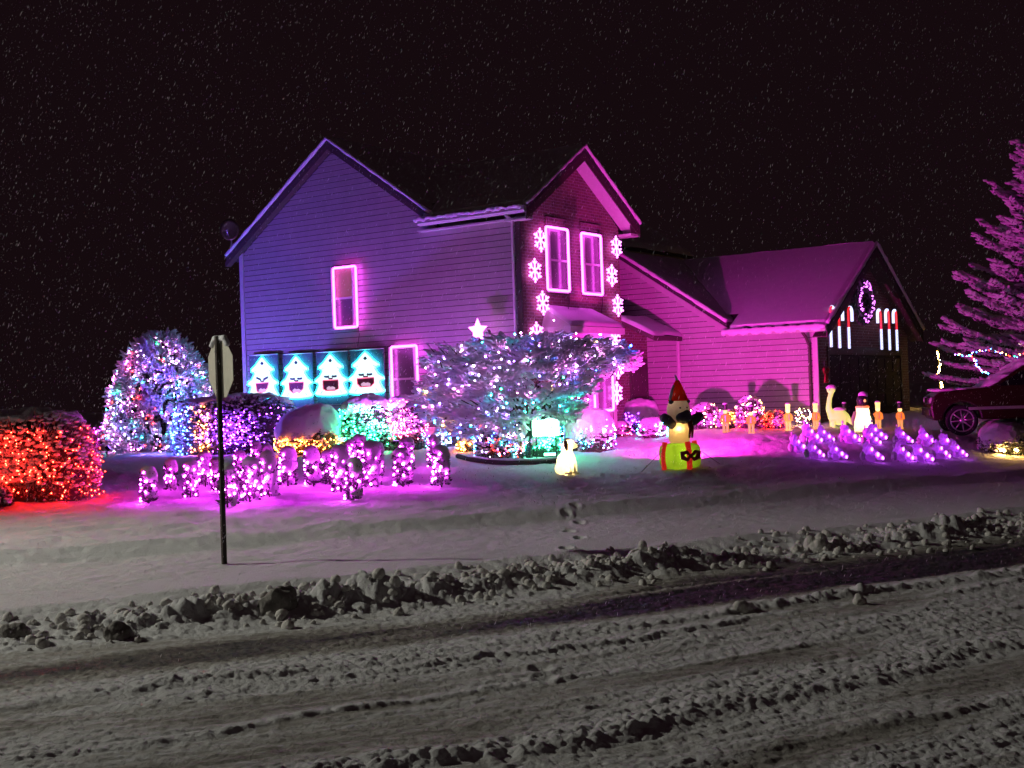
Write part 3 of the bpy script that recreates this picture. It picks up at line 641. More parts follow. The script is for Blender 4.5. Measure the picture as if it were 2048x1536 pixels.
a = FX(1184, 679, by-.15); b = FX(1226, 820, by-.15); rope_frame('F', a[0], b[1], b[0], a[1], by-.15, 'pink rope light round the bay window beside the front door')
FLAKE = emis('snowflake_light', (5.5, 1.0, 5.5))
def flake_mesh():
    m = MB(); R_ = .27
    for k in range(6):
        a = math.radians(90+60*k); d = np.array([math.cos(a), 0, math.sin(a)]); m.tube([d*.02, d*R_], .021, 6)
        for s_ in (-1, 1):
            b_ = a+s_*math.radians(52); e = np.array([math.cos(b_), 0, math.sin(b_)])
            m.tube([d*R_*.58, d*R_*.58+e*R_*.30], .019, 6); m.ico(d*R_*.58+e*R_*.32, .024, 1)
        m.ico(d*R_, .03, 1)
    return m.mesh('snowflake_tube', FLAKE, True)
FM = flake_mesh(); FB = MB()
for k in range(3):
    a = math.radians(90+60*k); FB.tube([(-.25*math.cos(a), .012, -.25*math.sin(a)), (.25*math.cos(a), .012, .25*math.sin(a))], .008, 5)
FBM = FB.mesh('snowflake_bracket', BLACKM)
FL = [(1081, 480, 'topmost lit snowflake left of the upstairs windows'), (1070, 541, 'middle lit snowflake at the left edge of the brick front'), (1086, 606, 'lowest lit snowflake left of the upstairs windows'), (1074, 668, 'lit snowflake half hidden behind the top of the big snowy tree'),
      (1233, 494, 'topmost lit snowflake right of the upstairs windows'), (1224, 551, 'second lit snowflake down right of the upstairs windows'), (1236, 611, 'lit snowflake beside the right end of the bay roof'),
      (1231, 677, 'lit snowflake at the top corner of the bay window'), (1236, 735, 'lit snowflake behind the tree tip beside the bay window'), (1234, 786, 'lowest lit snowflake at the right of the bay window')]
for k, (px, py, lb) in enumerate(FL):
    yy = -.12 if (k < 7) else by-.1
    x, z = on_front(px, py, yy)
    t = thing('snowflake_light', lb+(' on the brick front' if 'brick' not in lb and k < 4 else ''), 'snowflake', hw(x, yy, z), ROT_F, 'lit snowflakes on the house front')
    for nm, me in (('light_tube', FM), ('bracket', FBM)):
        o = bpy.data.objects.new(nm, me); COL.objects.link(o); o.parent = t
        if nm == 'light_tube': o.rotation_euler = (0, random.uniform(-.06, .06), 0)
# star
def star_pts(R_, r_, n=5): return [((R_ if k % 2 == 0 else r_)*math.cos(math.pi/2-k*math.pi/n), (R_ if k % 2 == 0 else r_)*math.sin(math.pi/2-k*math.pi/n)) for k in range(2*n)]
y, z = on_side(957, 661, -.5)
t = thing('star_light', 'bright pink white star standing above the big snowy tree', 'star', hw(-.5, y, z), ROT_S)
MB().prism_xz(star_pts(.27, .125), -.03, .0).build('star_face', emis('star_glow', (5.5, 1.3, 5.2)), t)
MB().tube([(*(q[:1]), -.03, q[1]) for q in star_pts(.275, .127)], .016, 6, closed=True).build('star_rim', FLAKE, t, smooth=True)
MB().tube([(0, .02, -.08), (0, .02, -2.6)], .015, 6).build('pole', BLACKM, t)
# ---------------- four light-up tree faces
TG = dict(body=emis('tree_face_body', (1.05, 1.5, 1.5)), rim=emis('tree_face_outline', (.2, 18, 23)), red=emis('mouth_outline', (1.6, .25, .45)), dark=mat('mouth_panel', (.35, .06, .10), .6, noise=.3),
          tongue=emis('tongue_light', (.75, .42, .62)), eye=mat('eye_line', (.10, .03, .12), .6), panel=mat('dark_panel', (.10, .12, .18), .7, noise=.3, bump=.2, bscale=80), green=emis('green_bulb_row', (.05, .9, .5)))
def tree_outline(w_, h):
    L_ = [(0, 1.), (.05, .965), (.22, .80), (.34, .72), (.36, .665), (.27, .635), (.25, .60), (.34, .47), (.46, .40), (.485, .345), (.38, .31), (.37, .27), (.43, .15), (.49, .075), (.44, .03), (.25, .008), (0, 0)]
    R_ = [(x*w_*1.03, z*h) for x, z in L_]; return R_+[(-x, z) for x, z in R_[-2:0:-1]]
def mouth_pts(kind, w_, h):
    if kind == 0: return [(-.2, .36), (.2, .37), (.16, .25), (.08, .17), (-.06, .13), (-.17, .17)]
    if kind == 1: return [(-.22, .37), (.22, .37), (.2, .22), (.08, .13), (0, .16), (-.1, .12), (-.21, .2)]
    if kind == 2: return [(-.22, .37), (.22, .37), (.22, .16), (.1, .12), (-.12, .12), (-.22, .17)]
    return [(-.22, .37), (.22, .38), (.22, .25), (.14, .18), (0, .17), (-.14, .17), (-.22, .25)]
TF = [((498, 798), (556, 712), (500, 558, 716), 0, 'first singing tree light panel, at the left corner of the side wall'), ((565, 798), (625, 710), (568, 626, 712), 1, 'second singing tree light panel from the left wall corner'),
      ((632, 793), (695, 706), (636, 694, 704), 2, 'third singing tree light panel, with the widest open mouth'), ((699, 790), (768, 701), (702, 770, 699), 3, 'singing tree light panel beside the ground floor window')]
for p0, p1, sh_, kind, lb in TF:
    y0, z0 = on_side(p0[0], p0[1], -.2); y1, z1 = on_side(p1[0], p1[1], -.2); w_ = abs(y0-y1); cy_ = (y0+y1)/2; h = z1-z0
    t = thing('singing_tree_display', lb, 'light display', hw(-.2, cy_, z0), ROT_S, 'singing tree light panels')
    pw = w_*.94
    bd = MB().box2((-pw/2, .02, -.22), (pw/2, .05, h+.05)).build('back_board', TG['panel'], t)
    MB().tube([(-pw/2, .03, h+.055), (-pw*.2, .03, h+.065), (pw/2, .03, h+.055)], [.012, .024, .014], 6).build('snow_ledge', SNOW, t, smooth=True)
    out = tree_outline(w_, h)
    hole = [(.0, .90), (.045, .845), (.0, .80), (-.045, .845)]
    MB().prism_xz(out, -.03, .0).build('tree_face', TG['body'], t)
    MB().tube([(x, -.035, z) for x, z in out], .017, 6, closed=True).build('outline_tube', TG['rim'], t, smooth=True)
    MB().prism_xz([(x*w_, z*h) for x, z in [(0, .895), (.05, .85), (.04, .82), (0, .805), (-.04, .82), (-.05, .85)]], -.042, -.031).build('crown_mark', TG['panel'], t)
    mp = [(x*w_*1.1, z*h*1.06-.01) for x, z in mouth_pts(kind, w_, h)]
    mo = MB().prism_xz(mp, -.040, -.031).build('mouth', TG['dark'], t)
    MB().tube([(x, -.045, z) for x, z in mp], .016, 6, closed=True).build('lips', TG['red'], mo, smooth=True)
    tz = min(z for x, z in mp); MB().prism_xz([(-.12*w_, tz+.03), (.12*w_, tz+.03), (.13*w_, tz+.08*h), (.05*w_, tz+.11*h), (0, tz+.095*h), (-.06*w_, tz+.12*h), (-.13*w_, tz+.08*h)], -.046, -.041).build('tongue', TG['tongue'], mo)
    for s_ in (-1, 1):
        MB().tube([(s_*.05*w_+s_*q*.13*w_, -.044, h*(.455+(.03*abs(q-.5) if kind != 0 else .05*q))) for q in (0, .35, .7, 1)], .03, 6).build('eye', TG['eye'], t)
        MB().tube([(s_*(.26+.06*q)*w_, -.036, h*(.13-.06*q)) for q in (0, 1)], .009, 5).build('branch_mark', TG['green'], t)
        MB().tube([(s_*(.20+.05*q)*w_, -.036, h*(.68-.03*q)) for q in (0, 1)], .007, 5).build('branch_mark', TG['eye'], t)
    MB().tube([(q*.06*w_, -.042, h*(.425-.012*(1-q*q))) for q in (-1, -.4, .4, 1)], .022, 5).build('nose', TG['eye'], t)
# ---------------- wreath and candy canes on the garage gable
CW = emis('cane_white', (1.1, 1.2, 1.9)); CR = emis('cane_red', (1.0, .015, .02)); CD = mat('cane_frame', (.03, .03, .06), .5)
yc = YG-.36
def cane(px0, pz_top, pz_bot, left, label):
    x, zt = on_front(px0, pz_top, yc); zb2 = on_front(px0, pz_bot, yc)[1]; h = zt-zb2
    t = thing('candy_cane_light', label, 'candy cane', hw(x, yc, zb2), ROT_F, 'lit candy canes on the garage gable')
    r = .13; s_ = -1 if left else 1
    st = [(0, 0, q*(h-r)) for q in np.linspace(0, 1, 13)]
    hk = [(s_*(r-r*math.cos(a)), 0, h-r+r*math.sin(a)) for a in np.linspace(0, math.pi, 8)]+[(s_*2*r, 0, h-r-.12*k) for k in (1, 2)]
    n1 = 7
    MB().tube(st[:n1+1], .032, 8).build('lower_shaft', CW, t, smooth=True)
    MB().tube(st[n1:]+hk[1:4], .030, 8).build('red_shaft', CR, t, smooth=True)
    MB().tube(hk[3:], .040, 8).build('hook', CW, t, smooth=True)
    m = MB()
    for k in range(7):
        zz = .03+k*(h-r)*.58/7; m.tube([(-.036, -.02, zz), (.036, -.02, zz+.03)], .009, 5)
    m.build('stripe', CD, t); MB().box2((-.05, .035, 0), (.05, .05, h*.6)).build('back_plate', CD, t)
for k, (px, pt, pb) in enumerate(((1660, 613, 694), (1677, 612, 696), (1696, 614, 697))):
    cane(px, pt, pb, False, ('leftmost', 'middle', 'rightmost')[k]+' lit candy cane of the three left of the garage wreath')
for k, (px, pt, pb) in enumerate(((1761, 620, 699), (1777, 620, 700), (1792, 621, 701))):
    cane(px, pt, pb, True, ('leftmost', 'middle', 'rightmost')[k]+' lit candy cane of the three right of the garage wreath')
x, z = on_front(1725, 603, yc)
t = thing('wreath', 'round evergreen wreath with pale pink lights on the garage gable', 'wreath', hw(x, yc, z), ROT_F)
R_ = .47; n = 900; a = RNG.uniform(0, 6.283, n); b = RNG.uniform(0, 6.283, n)
P = np.stack([(R_+.10*np.cos(b))*np.cos(a), .10*np.sin(b), (R_+.10*np.cos(b))*np.sin(a)], 1)
D = np.stack([np.cos(b)*np.cos(a)-np.sin(a)*.8, np.sin(b), np.cos(b)*np.sin(a)+np.cos(a)*.8], 1)
V, Fc = scatter(LEAF, P, D, RNG.uniform(.07, .13, n)); stuff(MB().add(V, Fc).build('wreath_needles', LEAFG, t))
MB().tube([(R_*math.cos(q), 0, R_*math.sin(q)) for q in np.linspace(0, 6.283, 30)[:-1]], .07, 8, closed=True).build('wreath_ring', LEAFG, t)
n = 90; a = RNG.uniform(0, 6.283, n); P = np.stack([(R_+RNG.uniform(-.1, .1, n))*np.cos(a), np.full(n, -.13), (R_+RNG.uniform(-.1, .1, n))*np.sin(a)], 1)
V, Fc = scatter(ICO1, P, np.tile([0, 0, 1.], (n, 1)), np.full(n, .023)); stuff(MB().add(V, Fc).build('bulbs', [bulbmat('lavender', (.32, .06, .40))], t))
# small red bow ornament hanging on the garage corner
x, z = on_front(1650, 742, YG-.12)
t = thing('hanging_bow', 'dim red ribbon bow hanging on the garage corner', 'bow', hw(x, YG-.12, z), ROT_F)
RIB = mat('red_ribbon', (.35, .03, .03), .6, noise=.3)
for s_ in (-1, 1):
    MB().tube([(0, 0, 0), (s_*.10, -.03, .09), (s_*.17, -.03, .03), (s_*.10, -.02, -.04), (0, 0, 0)], [.015, .035, .04, .03, .015], 8).build('loop', RIB, t, smooth=True)
    MB().tube([(0, -.01, 0), (s_*.06, -.02, -.14), (s_*.09, -.02, -.3)], [.015, .025, .03], 6).build('ribbon_tail', RIB, t, smooth=True)
MB().tube([(0, 0, 0), (0, .02, .25)], .006, 5).build('hanger', METAL, t)
# ================================================================== PLANTS
def dirs(n, zmin=-1.):
    d = RNG.normal(size=(n*3, 3)); d /= np.linalg.norm(d, axis=1, keepdims=True); d = d[d[:, 2] > zmin]
    return d[:n]
def jitter_dir(D, s): q = D+RNG.normal(size=D.shape)*s; return q/np.linalg.norm(q, axis=1, keepdims=True)
def bulbs(parent, P, keys, weights, r=.019, name='light_string'):
    """a string's bulbs, too small and many to pick apart: one part, coloured bulb by bulb"""
    P = np.asarray(P); n = len(P); w_ = np.array(weights, float); pick = RNG.choice(len(keys), n, p=w_/w_.sum()); m = MB()
    for k in range(len(keys)):
        q = P[pick == k]
        if len(q) == 0: continue
        V, Fc = scatter(OCT if r < .016 else ICO1, q, np.tile([0, 0, 1.], (len(q), 1)), r*RNG.uniform(.8, 1.25, len(q))); m.add(V, Fc, k)
    return stuff(m.build(name, [BM[k] for k in keys], parent))
def mpp(Y): return Y/F_PX
# ---- dense evergreen dome
def dome_tree(px, py, wpx, hpx, name, label):
    b = G(px, py); s_ = mpp(b[1]); Rb = wpx*s_/2; H = hpx*s_
    t = thing(name, label, 'tree', b)
    def rad(z): return Rb*np.clip(1-(np.clip(z/H, 0, 1))**2.6, .0, 1)**.60*(.86+.14*np.clip(z/(H*.15), 0, 1))
    MB().tube([(0, 0, -.2), (0, 0, H*.9)], [.09, .02], 8).build('trunk', WOOD, t)
    n = 1300; z = H*RNG.uniform(.02, 1.0, n)**1.08*.985; a = RNG.uniform(0, 6.283, n)
    rr = rad(z)*RNG.uniform(.80, 1.02, n)*(1+.07*np.sin(a*5+z*6)); C_ = np.stack([rr*np.cos(a), rr*np.sin(a), z], 1)
    N_ = np.stack([np.cos(a), np.sin(a), .10+.9*(z/H)**3], 1); N_ /= np.linalg.norm(N_, axis=1, keepdims=True)
    P = np.repeat(C_, 7, 0)+RNG.normal(size=(n*7, 3))*.05; D = jitter_dir(np.repeat(N_, 7, 0), .42)
    Ln = RNG.uniform(.10, .25, n*7); V, Fc = scatter(FINGER, P-D*.05, D, np.stack([RNG.uniform(.024, .046, n*7)]*2+[Ln], 1))
    stuff(MB().add(V, Fc).build('crown_snow', SNOW, t, smooth=True))
    n2 = 9000; z = H*RNG.uniform(.0, 1, n2); a = RNG.uniform(0, 6.283, n2); rr = rad(z)*RNG.uniform(.5, .9, n2)
    P = np.stack([rr*np.cos(a), rr*np.sin(a), z], 1); D = jitter_dir(np.stack([np.cos(a), np.sin(a), .2+0*a], 1), .5)
    V, Fc = scatter(LEAF, P, D, RNG.uniform(.06, .12, n2)); stuff(MB().add(V, Fc).build('crown', LEAFG, t))
    n3 = 470; z = H*RNG.uniform(0.0, 1, n3)**1.35*.97; a = RNG.uniform(math.pi, 2*math.pi, n3)
    rr = rad(z)*RNG.uniform(.98, 1.06, n3)+.03; P = np.stack([rr*np.cos(a), rr*np.sin(a), z], 1)
    bulbs(t, P, ['rose', 'white', 'violet', 'cyan', 'red', 'green'], [.36, .22, .22, .09, .07, .04], .0145)
    return t
dome_tree(328, 900, 216, 232, 'evergreen_tree', 'dome shaped snowy evergreen wrapped in multicoloured lights left of the house')
# ---- clipped or rounded shrubs
def shrub(name, label, px, py, wpx, hpx, dep, p, strings, leaf=LEAFG, nleaf=2600, snow_z=.35, twig=0, rz=0., bulb_r=.017, cap=.07, cat='shrub', Y=None, group=None, lsz=(.05, .10), cz=.45, slope=0.):
    b = G(px, py) if Y is None else at(px, py, Y); s_ = mpp(b[1]); A, C_ = wpx*s_/2, hpx*s_/(1+cz); B = A*dep
    if dep > 5: B = dep-5
    t = thing(name, label, cat, b, rz, group); zc = C_*cz; ax = np.array([A, B, C_])
    def rad(d): return (np.abs(d/ax)**p).sum(1)**(-1/p)
    def shp(d):
        q = d*rad(d)[:, None]; f = 1+.09*(fbm(q[:, 0]*4+7, q[:, 2]*4+q[:, 1]*3, 5, 3)-.47)*2
        q = q*f[:, None]; q[:, 2] = q[:, 2]*(1+slope*q[:, 0]/A); q[:, 2] += zc; return q
    V, Fc = ICO3; stuff(MB().add(shp(V.copy())*np.array([.86, .86, .9]), Fc).build('branches', WOOD, t, smooth=True))
    d = dirs(nleaf, -.5); P = shp(d)*RNG.uniform(.86, 1.0, (len(d), 1)); V, Fc = scatter(LEAF, P, jitter_dir(d+np.array([0, 0, .25]), .55), RNG.uniform(lsz[0], lsz[1], len(d)))
    h_ = len(Fc)//2; stuff(MB().add(V, Fc[:h_]).add(V, Fc[h_:], 1).build('foliage', [leaf, FROST], t))
    if twig:
        d = dirs(twig, -.3); P = shp(d); Q = P*.45+np.array([0, 0, zc*.1]); m = MB()
        for i in range(len(d)):
            mid = (P[i]+Q[i])/2+RNG.normal(size=3)*.07; m.tube([Q[i], mid, P[i]*1.02], [.012, .009, .004], 4, caps=False)
            e = P[i]*1.0+RNG.normal(size=3)*.10; m.tube([mid, (mid+e)/2+RNG.normal(size=3)*.02, e], [.008, .006, .003], 4, caps=False)
        stuff(m.build('twigs', leaf, t))
    # snow: a cap with a ragged hem plus loose pads on the leaves
    Vd = ICO3[0]; sub = []
    th = np.linspace(0, 1, 40); ph = np.linspace(0, 2*math.pi, 97)[:-1]; TH, PH = np.meshgrid(th, ph, indexing='ij')
    hem = snow_z+(fbm(np.cos(PH)*2.2+9, np.sin(PH)*2.2+5, 77, 4)-.47)*.9
    el = math.pi/2-TH*(math.pi/2-np.arcsin(np.clip(hem, -.3, .95))); d = np.stack([np.cos(el)*np.cos(PH), np.cos(el)*np.sin(PH), np.sin(el)], -1).reshape(-1, 3)
    # superellipsoid wants directions in its own scale
    d = d*ax; d /= np.linalg.norm(d, axis=1, keepdims=True); q = shp(d)
    nrm = d/ax; nrm /= np.linalg.norm(nrm, axis=1, keepdims=True)
    thick = (cap*np.sqrt(np.clip(1-TH**3, 0, 1))-.03*(TH > .985)).ravel()*(.6+.9*fbm(q[:, 0]*5, q[:, 1]*5+q[:, 2]*4, 13, 3)); up = np.array([0, 0, 1.])
    thick = thick+(fbm(q[:, 0]*14+3, q[:, 1]*14+q[:, 2]*11, 19, 3)-.47)*.05*np.clip(TH.ravel()*1.5, .3, 1)
    q = q+(nrm*.5+up*.7)*thick[:, None]
    idx = np.arange(40*96).reshape(40, 96); nx = np.roll(idx, -1, 1); Q = np.stack([idx[:-1], idx[1:], nx[1:], nx[:-1]], -1).reshape(-1, 4)
    o = bpy.data.objects.new('snow_cap', to_mesh('snow_cap', q, [Q], [SNOW], None, True)); COL.objects.link(o); o.parent = t
    n = int(nleaf*.28); d = dirs(n, -.25); P = shp(d)*1.0; V, Fc = scatter(ICO1, P, np.tile([0, 0, 1.], (len(d), 1)), np.stack([RNG.uniform(.02, .065, len(d)), RNG.uniform(.02, .065, len(d)), RNG.uniform(.012, .034, len(d))], 1))
    stuff(MB().add(V, Fc).build('snow_pads', SNOW, t, smooth=True))
    for key, cnt, x0, x1, z0, z1 in strings:
        P = []
        while len(P) < cnt:
            d = dirs(200, -.45); d = d[d[:, 1] < .25]; q = shp(d); k = (q[:, 0]/A > x0) & (q[:, 0]/A < x1) & (q[:, 2]/(C_*(1+cz)) > z0) & (q[:, 2]/(C_*(1+cz)) < z1) & (q[:, 2] > .03)
            P += list((q*np.array([1.03, 1.03, 1.0])+(d/ax/np.linalg.norm(d/ax, axis=1, keepdims=True))*.035)[k])
            if not k.any() and len(P) == 0: P = [np.zeros(3)]*cnt
        ks = key if isinstance(key, tuple) else (key,)
        bulbs(t, np.array(P[:cnt]), list(ks), [1]*len(ks), bulb_r)
    return t
shrub('hedge', 'clipped snow topped hedge with purple lights and a blue lit left end', 477, 906, 250, 112, .42, 4.5, [('purple', 170, -.5, 1, .05, .8), ('blue', 95, -1.1, -.58, .0, .85), ('orange', 45, -.62, -.30, 0, .85)], nleaf=5200, snow_z=.80, cap=.06, cat='hedge', rz=-.12, bulb_r=.014)
shrub('shrub', 'low snow buried shrub with orange lights along its foot', 617, 908, 132, 88, .7, 2.3, [('orange', 130, -1, 1, .0, .36)], nleaf=1500, snow_z=.12, cap=.10, bulb_r=.012, slope=.3)
shrub('shrub', 'rounded shrub with green lights in front of the fourth light panel', 735, 903, 108, 108, .7, 3, [('green', 150, -1, 1, .05, .85)], nleaf=2600, snow_z=.6, bulb_r=.016)
shrub('shrub', 'twiggy shrub with pink and orange lights below the side window', 806, 893, 96, 96, .6, 3, [('pink', 130, -.6, 1, .03, .95), ('orange', 40, -1.1, -.4, .1, .9)], leaf=LEAFR, nleaf=1500, twig=170, snow_z=.7, bulb_r=.013, Y=30.7)
shrub('shrub', 'large clipped shrub glowing with red lights at the left edge', 60, 997, 262, 172, .55, 3.4, [('red', 230, -1.1, 1.1, .02, .80)], leaf=LEAFR, nleaf=5200, twig=420, snow_z=.78, bulb_r=.013, cap=.05, lsz=(.04, .09))
# low dark bush corner at the frame edge
shrub('shrub', 'small dark unlit bush below the red shrub at the left edge', -8, 1012, 60, 40, .8, 2.4, [], nleaf=700, snow_z=.8, cap=.03)
shrub('shrub', 'low bush with pink lights behind the red shrub', 207, 888, 46, 34, .8, 2.4, [('magenta', 40, -1, 1, 0, 1)], nleaf=700, snow_z=.5, cap=.04, bulb_r=.015)
# bed in front of the house corner
shrub('shrub', 'dark leafy bush with tiny multicoloured lights at the left of the planting bed', 1000, 918, 96, 72, .7, 2.6, [(('white', 'violet', 'red', 'blue', 'cyan'), 130, -1, 1, .02, .95)], nleaf=2400, snow_z=.85, cap=.04, bulb_r=.011)
shrub('shrub', 'bush with bright green lights in the middle of the planting bed', 1075, 912, 92, 92, .6, 2.6, [('green', 170, -1, 1, .02, 1)], nleaf=2000, snow_z=.9, cap=.04, bulb_r=.017)
shrub('shrub', 'snowy bush with cool white lights at the right of the planting bed', 1180, 900, 100, 74, .7, 2.5, [(('white', 'blue', 'cyan'), 80, -1, 1, .02, .9)], nleaf=1500, snow_z=.1, cap=.12, bulb_r=.012)
shrub('shrub', 'small bush with icy blue white lights beside the last mini tree', 868, 897, 66, 38, .8, 2.4, [(('cyan', 'white', 'blue'), 60, -1, 1, 0, 1)], nleaf=800, snow_z=.4, cap=.06, bulb_r=.013)
shrub('shrub', 'snow covered bush with a few amber lights left of the dark lit bush', 938, 902, 44, 36, .8, 2.4, [('orange', 22, -1, 1, 0, .5)], nleaf=500, snow_z=.1, cap=.08, bulb_r=.016)
# shrubs along the entry and the garage wall
shrub('shrub', 'snowy shrub with deep blue lights beside the front step', 1283, 862, 72, 56, .8, 2.6, [('purple', 34, -1, -.1, .05, .7)], nleaf=1100, snow_z=.1, cap=.10, bulb_r=.012)
shrub('shrub', 'low bush with turquoise lights in front of the blue lit shrub', 1306, 874, 56, 34, .8, 2.4, [('cyan', 30, -1, 1, .05, .9)], nleaf=700, snow_z=.35, cap=.06, bulb_r=.012)
shrub('shrub', 'tiny bush with pink lights beside the bay window foot', 1244, 872, 34, 26, .8, 2.4, [('pink', 18, -1, 1, 0, .8)], nleaf=400, snow_z=.4, cap=.05, bulb_r=.011)
shrub('shrub', 'pale snowy bush with warm white lights behind the inflatable', 1412, 858, 60, 50, .8, 2.4, [(('warm', 'orange', 'white'), 34, -1, 1, .05, .95)], nleaf=900, snow_z=.8, cap=.03, bulb_r=.012)
shrub('shrub', 'round bush with orange lights at the foot of the garage wall', 1458, 857, 48, 36, .8, 2.4, [('orange', 34, -1, 1, .0, .9)], nleaf=700, snow_z=.7, cap=.04, bulb_r=.011)
shrub('shrub', 'bush with red and white lights in the middle of the garage wall', 1500, 858, 54, 62, .8, 2.6, [('red', 40, -1, 1, .0, .6), (('warm', 'rose'), 26, -1, 1, .4, 1)], nleaf=900, snow_z=.92, cap=.04, bulb_r=.011)
shrub('shrub', 'low bush packed with red lights under the garage siding', 1549, 857, 38, 34, .8, 2.6, [('red', 40, -1, 1, .0, 1)], nleaf=700, snow_z=.8, cap=.04, bulb_r=.011)
shrub('shrub', 'low snowy bush lit amber from below at the right edge', 2010, 903, 100, 46, .9, 2.4, [('warm', 5, -.6, .6, .02, .16)], nleaf=1500, snow_z=.25, cap=.1, bulb_r=.03)
shrub('shrub', 'unlit snow heaped bush in front of the parked car', 2020, 872, 120, 26, .9, 2.2, [], nleaf=700, snow_z=-.1, cap=.1)
# ---- big snowy spreading tree at the house corner
def big_tree():
    b = G(1058, 916); s_ = mpp(b[1]); t = thing('snowy_tree', 'big spreading snow laden tree with multicoloured lights at the house corner', 'tree', b)
    topx = np.array([855, 880, 920, 957, 990, 1060, 1120, 1165, 1185, 1225, 1262]); topy = np.array([770, 712, 700, 698, 684, 672, 674, 682, 690, 704, 724]); boty = np.array([800, 846, 858, 866, 868, 872, 860, 800, 752, 750, 738])
    limbs = MB(); twigs = MB(); SP, SD, SL, SR = [], [], [], []; bp = []
    limbs.tube([(0, 0, -.2), (.02, .02, .3), (-.02, 0, .6)], [.09, .075, .06], 8)
    pads = []
    while len(pads) < 330:
        px = RNG.uniform(860, 1255); f = RNG.uniform(0, 1); ty, byy = np.interp(px, topx, topy), np.interp(px, topx, boty); py = ty+(byy-ty)*f
        x = (px-1058)*s_; z = (916-py)*s_; dmax = 1.55*math.sqrt(max(.08, 1-(x/2.35)**2))*math.sqrt(max(.12, 1-abs(2*f-1)**2.5)); y = dmax*RNG.uniform(-1, 1)
        if abs(y) < dmax*.45 and RNG.random() < .6: continue
        pads.append(np.array([x, y, z]))
    for k, q in enumerate(pads):
        if k % 7 == 0:
            kk = np.array([q[0]*.35, q[1]*.35, .5+q[2]*.28]); limbs.tube([(0, 0, .4), kk, (kk+q)/2+np.array([0, 0, .08])], [.034, .024, .010], 6)
        out = np.array([q[0], q[1], 0.])+RNG.normal(size=3)*.35; out[2] = RNG.uniform(-.1, .45); out /= np.linalg.norm(out)
        base = q-out*.28; lat = np.cross(out, [0, 0, 1.]); lat /= np.linalg.norm(lat)
        twigs.tube([base-out*.15, base+out*.2, q+out*.18], [.012, .008, .004], 4, caps=False)
        for i in range(46):
            g_ = RNG.uniform(-.25, .55); sd_ = RNG.choice((-1, 1)); w_ = RNG.uniform(0, .20)
            c = base+out*(g_+.05)+lat*sd_*w_+np.array([0, 0, RNG.normal()*.035]); dd = out*.9+lat*sd_*RNG.uniform(.1, 1.1)+np.array([0, 0, RNG.uniform(-.25, .45)])
            SP.append(c); SD.append(dd); SL.append(RNG.uniform(.07, .20)); SR.append(RNG.uniform(.014, .034))
        for i in range(2):
            if RNG.random() < .85: bp.append(q+RNG.normal(size=3)*.13+np.array([q[0]*.03, -.05+q[1]*.05, .02]))
    for px, py in ((868, 688), (880, 683), (893, 690), (902, 684), (1250, 705), (1258, 716), (925, 688)):     # bare shoots above the crown
        e = np.array([(px-1058)*s_, RNG.uniform(-.5, .2), (916-py)*s_]); a_ = e+np.array([(.35 if px < 1000 else -.35)+RNG.normal()*.06, 0, -.5]); limbs.tube([a_, (a_+e)/2+RNG.normal(size=3)*.03, e], [.016, .014, .008], 5); P_ = [(a_*(1-f)+e*f)+np.array([0, 0, .01]) for f in np.linspace(.1, 1, 7)]
        for p_ in P_: SP.append(p_); SD.append(e-a_); SL.append(.09); SR.append(.016)
    SP = np.array(SP); SD = np.array(SD); SR = np.array(SR); V, Fc = scatter(FINGER, SP, SD, np.stack([SR*1.25, SR*1.25, np.array(SL)], 1))
    limbs.build('trunk', WOOD, t, smooth=True); stuff(twigs.build('twigs', FROST, t)); stuff(MB().add(V, Fc).build('crown_snow', SNOW, t, smooth=True))
    n = 2600; i = RNG.integers(0, len(SP), n); V, Fc = scatter(LEAF, SP[i]-np.array([0, 0, .03]), SD[i]+RNG.normal(size=(n, 3))*.4, RNG.uniform(.04, .08, n)); stuff(MB().add(V, Fc).build('crown', LEAFG, t))
    bp = np.array(bp); low = (bp[:, 0] > -.45) & (bp[:, 0] < 1.25) & (bp[:, 2] < 1.25+.2*bp[:, 0])
    bulbs(t, bp[~low], ['rose', 'white', 'violet', 'cyan', 'green', 'warm', 'blue'], [.33, .20, .28, .06, .03, .03, .07], .018); bulbs(t, bp[low], ['green', 'cyan', 'white'], [.55, .35, .1], .019)
big_tree()
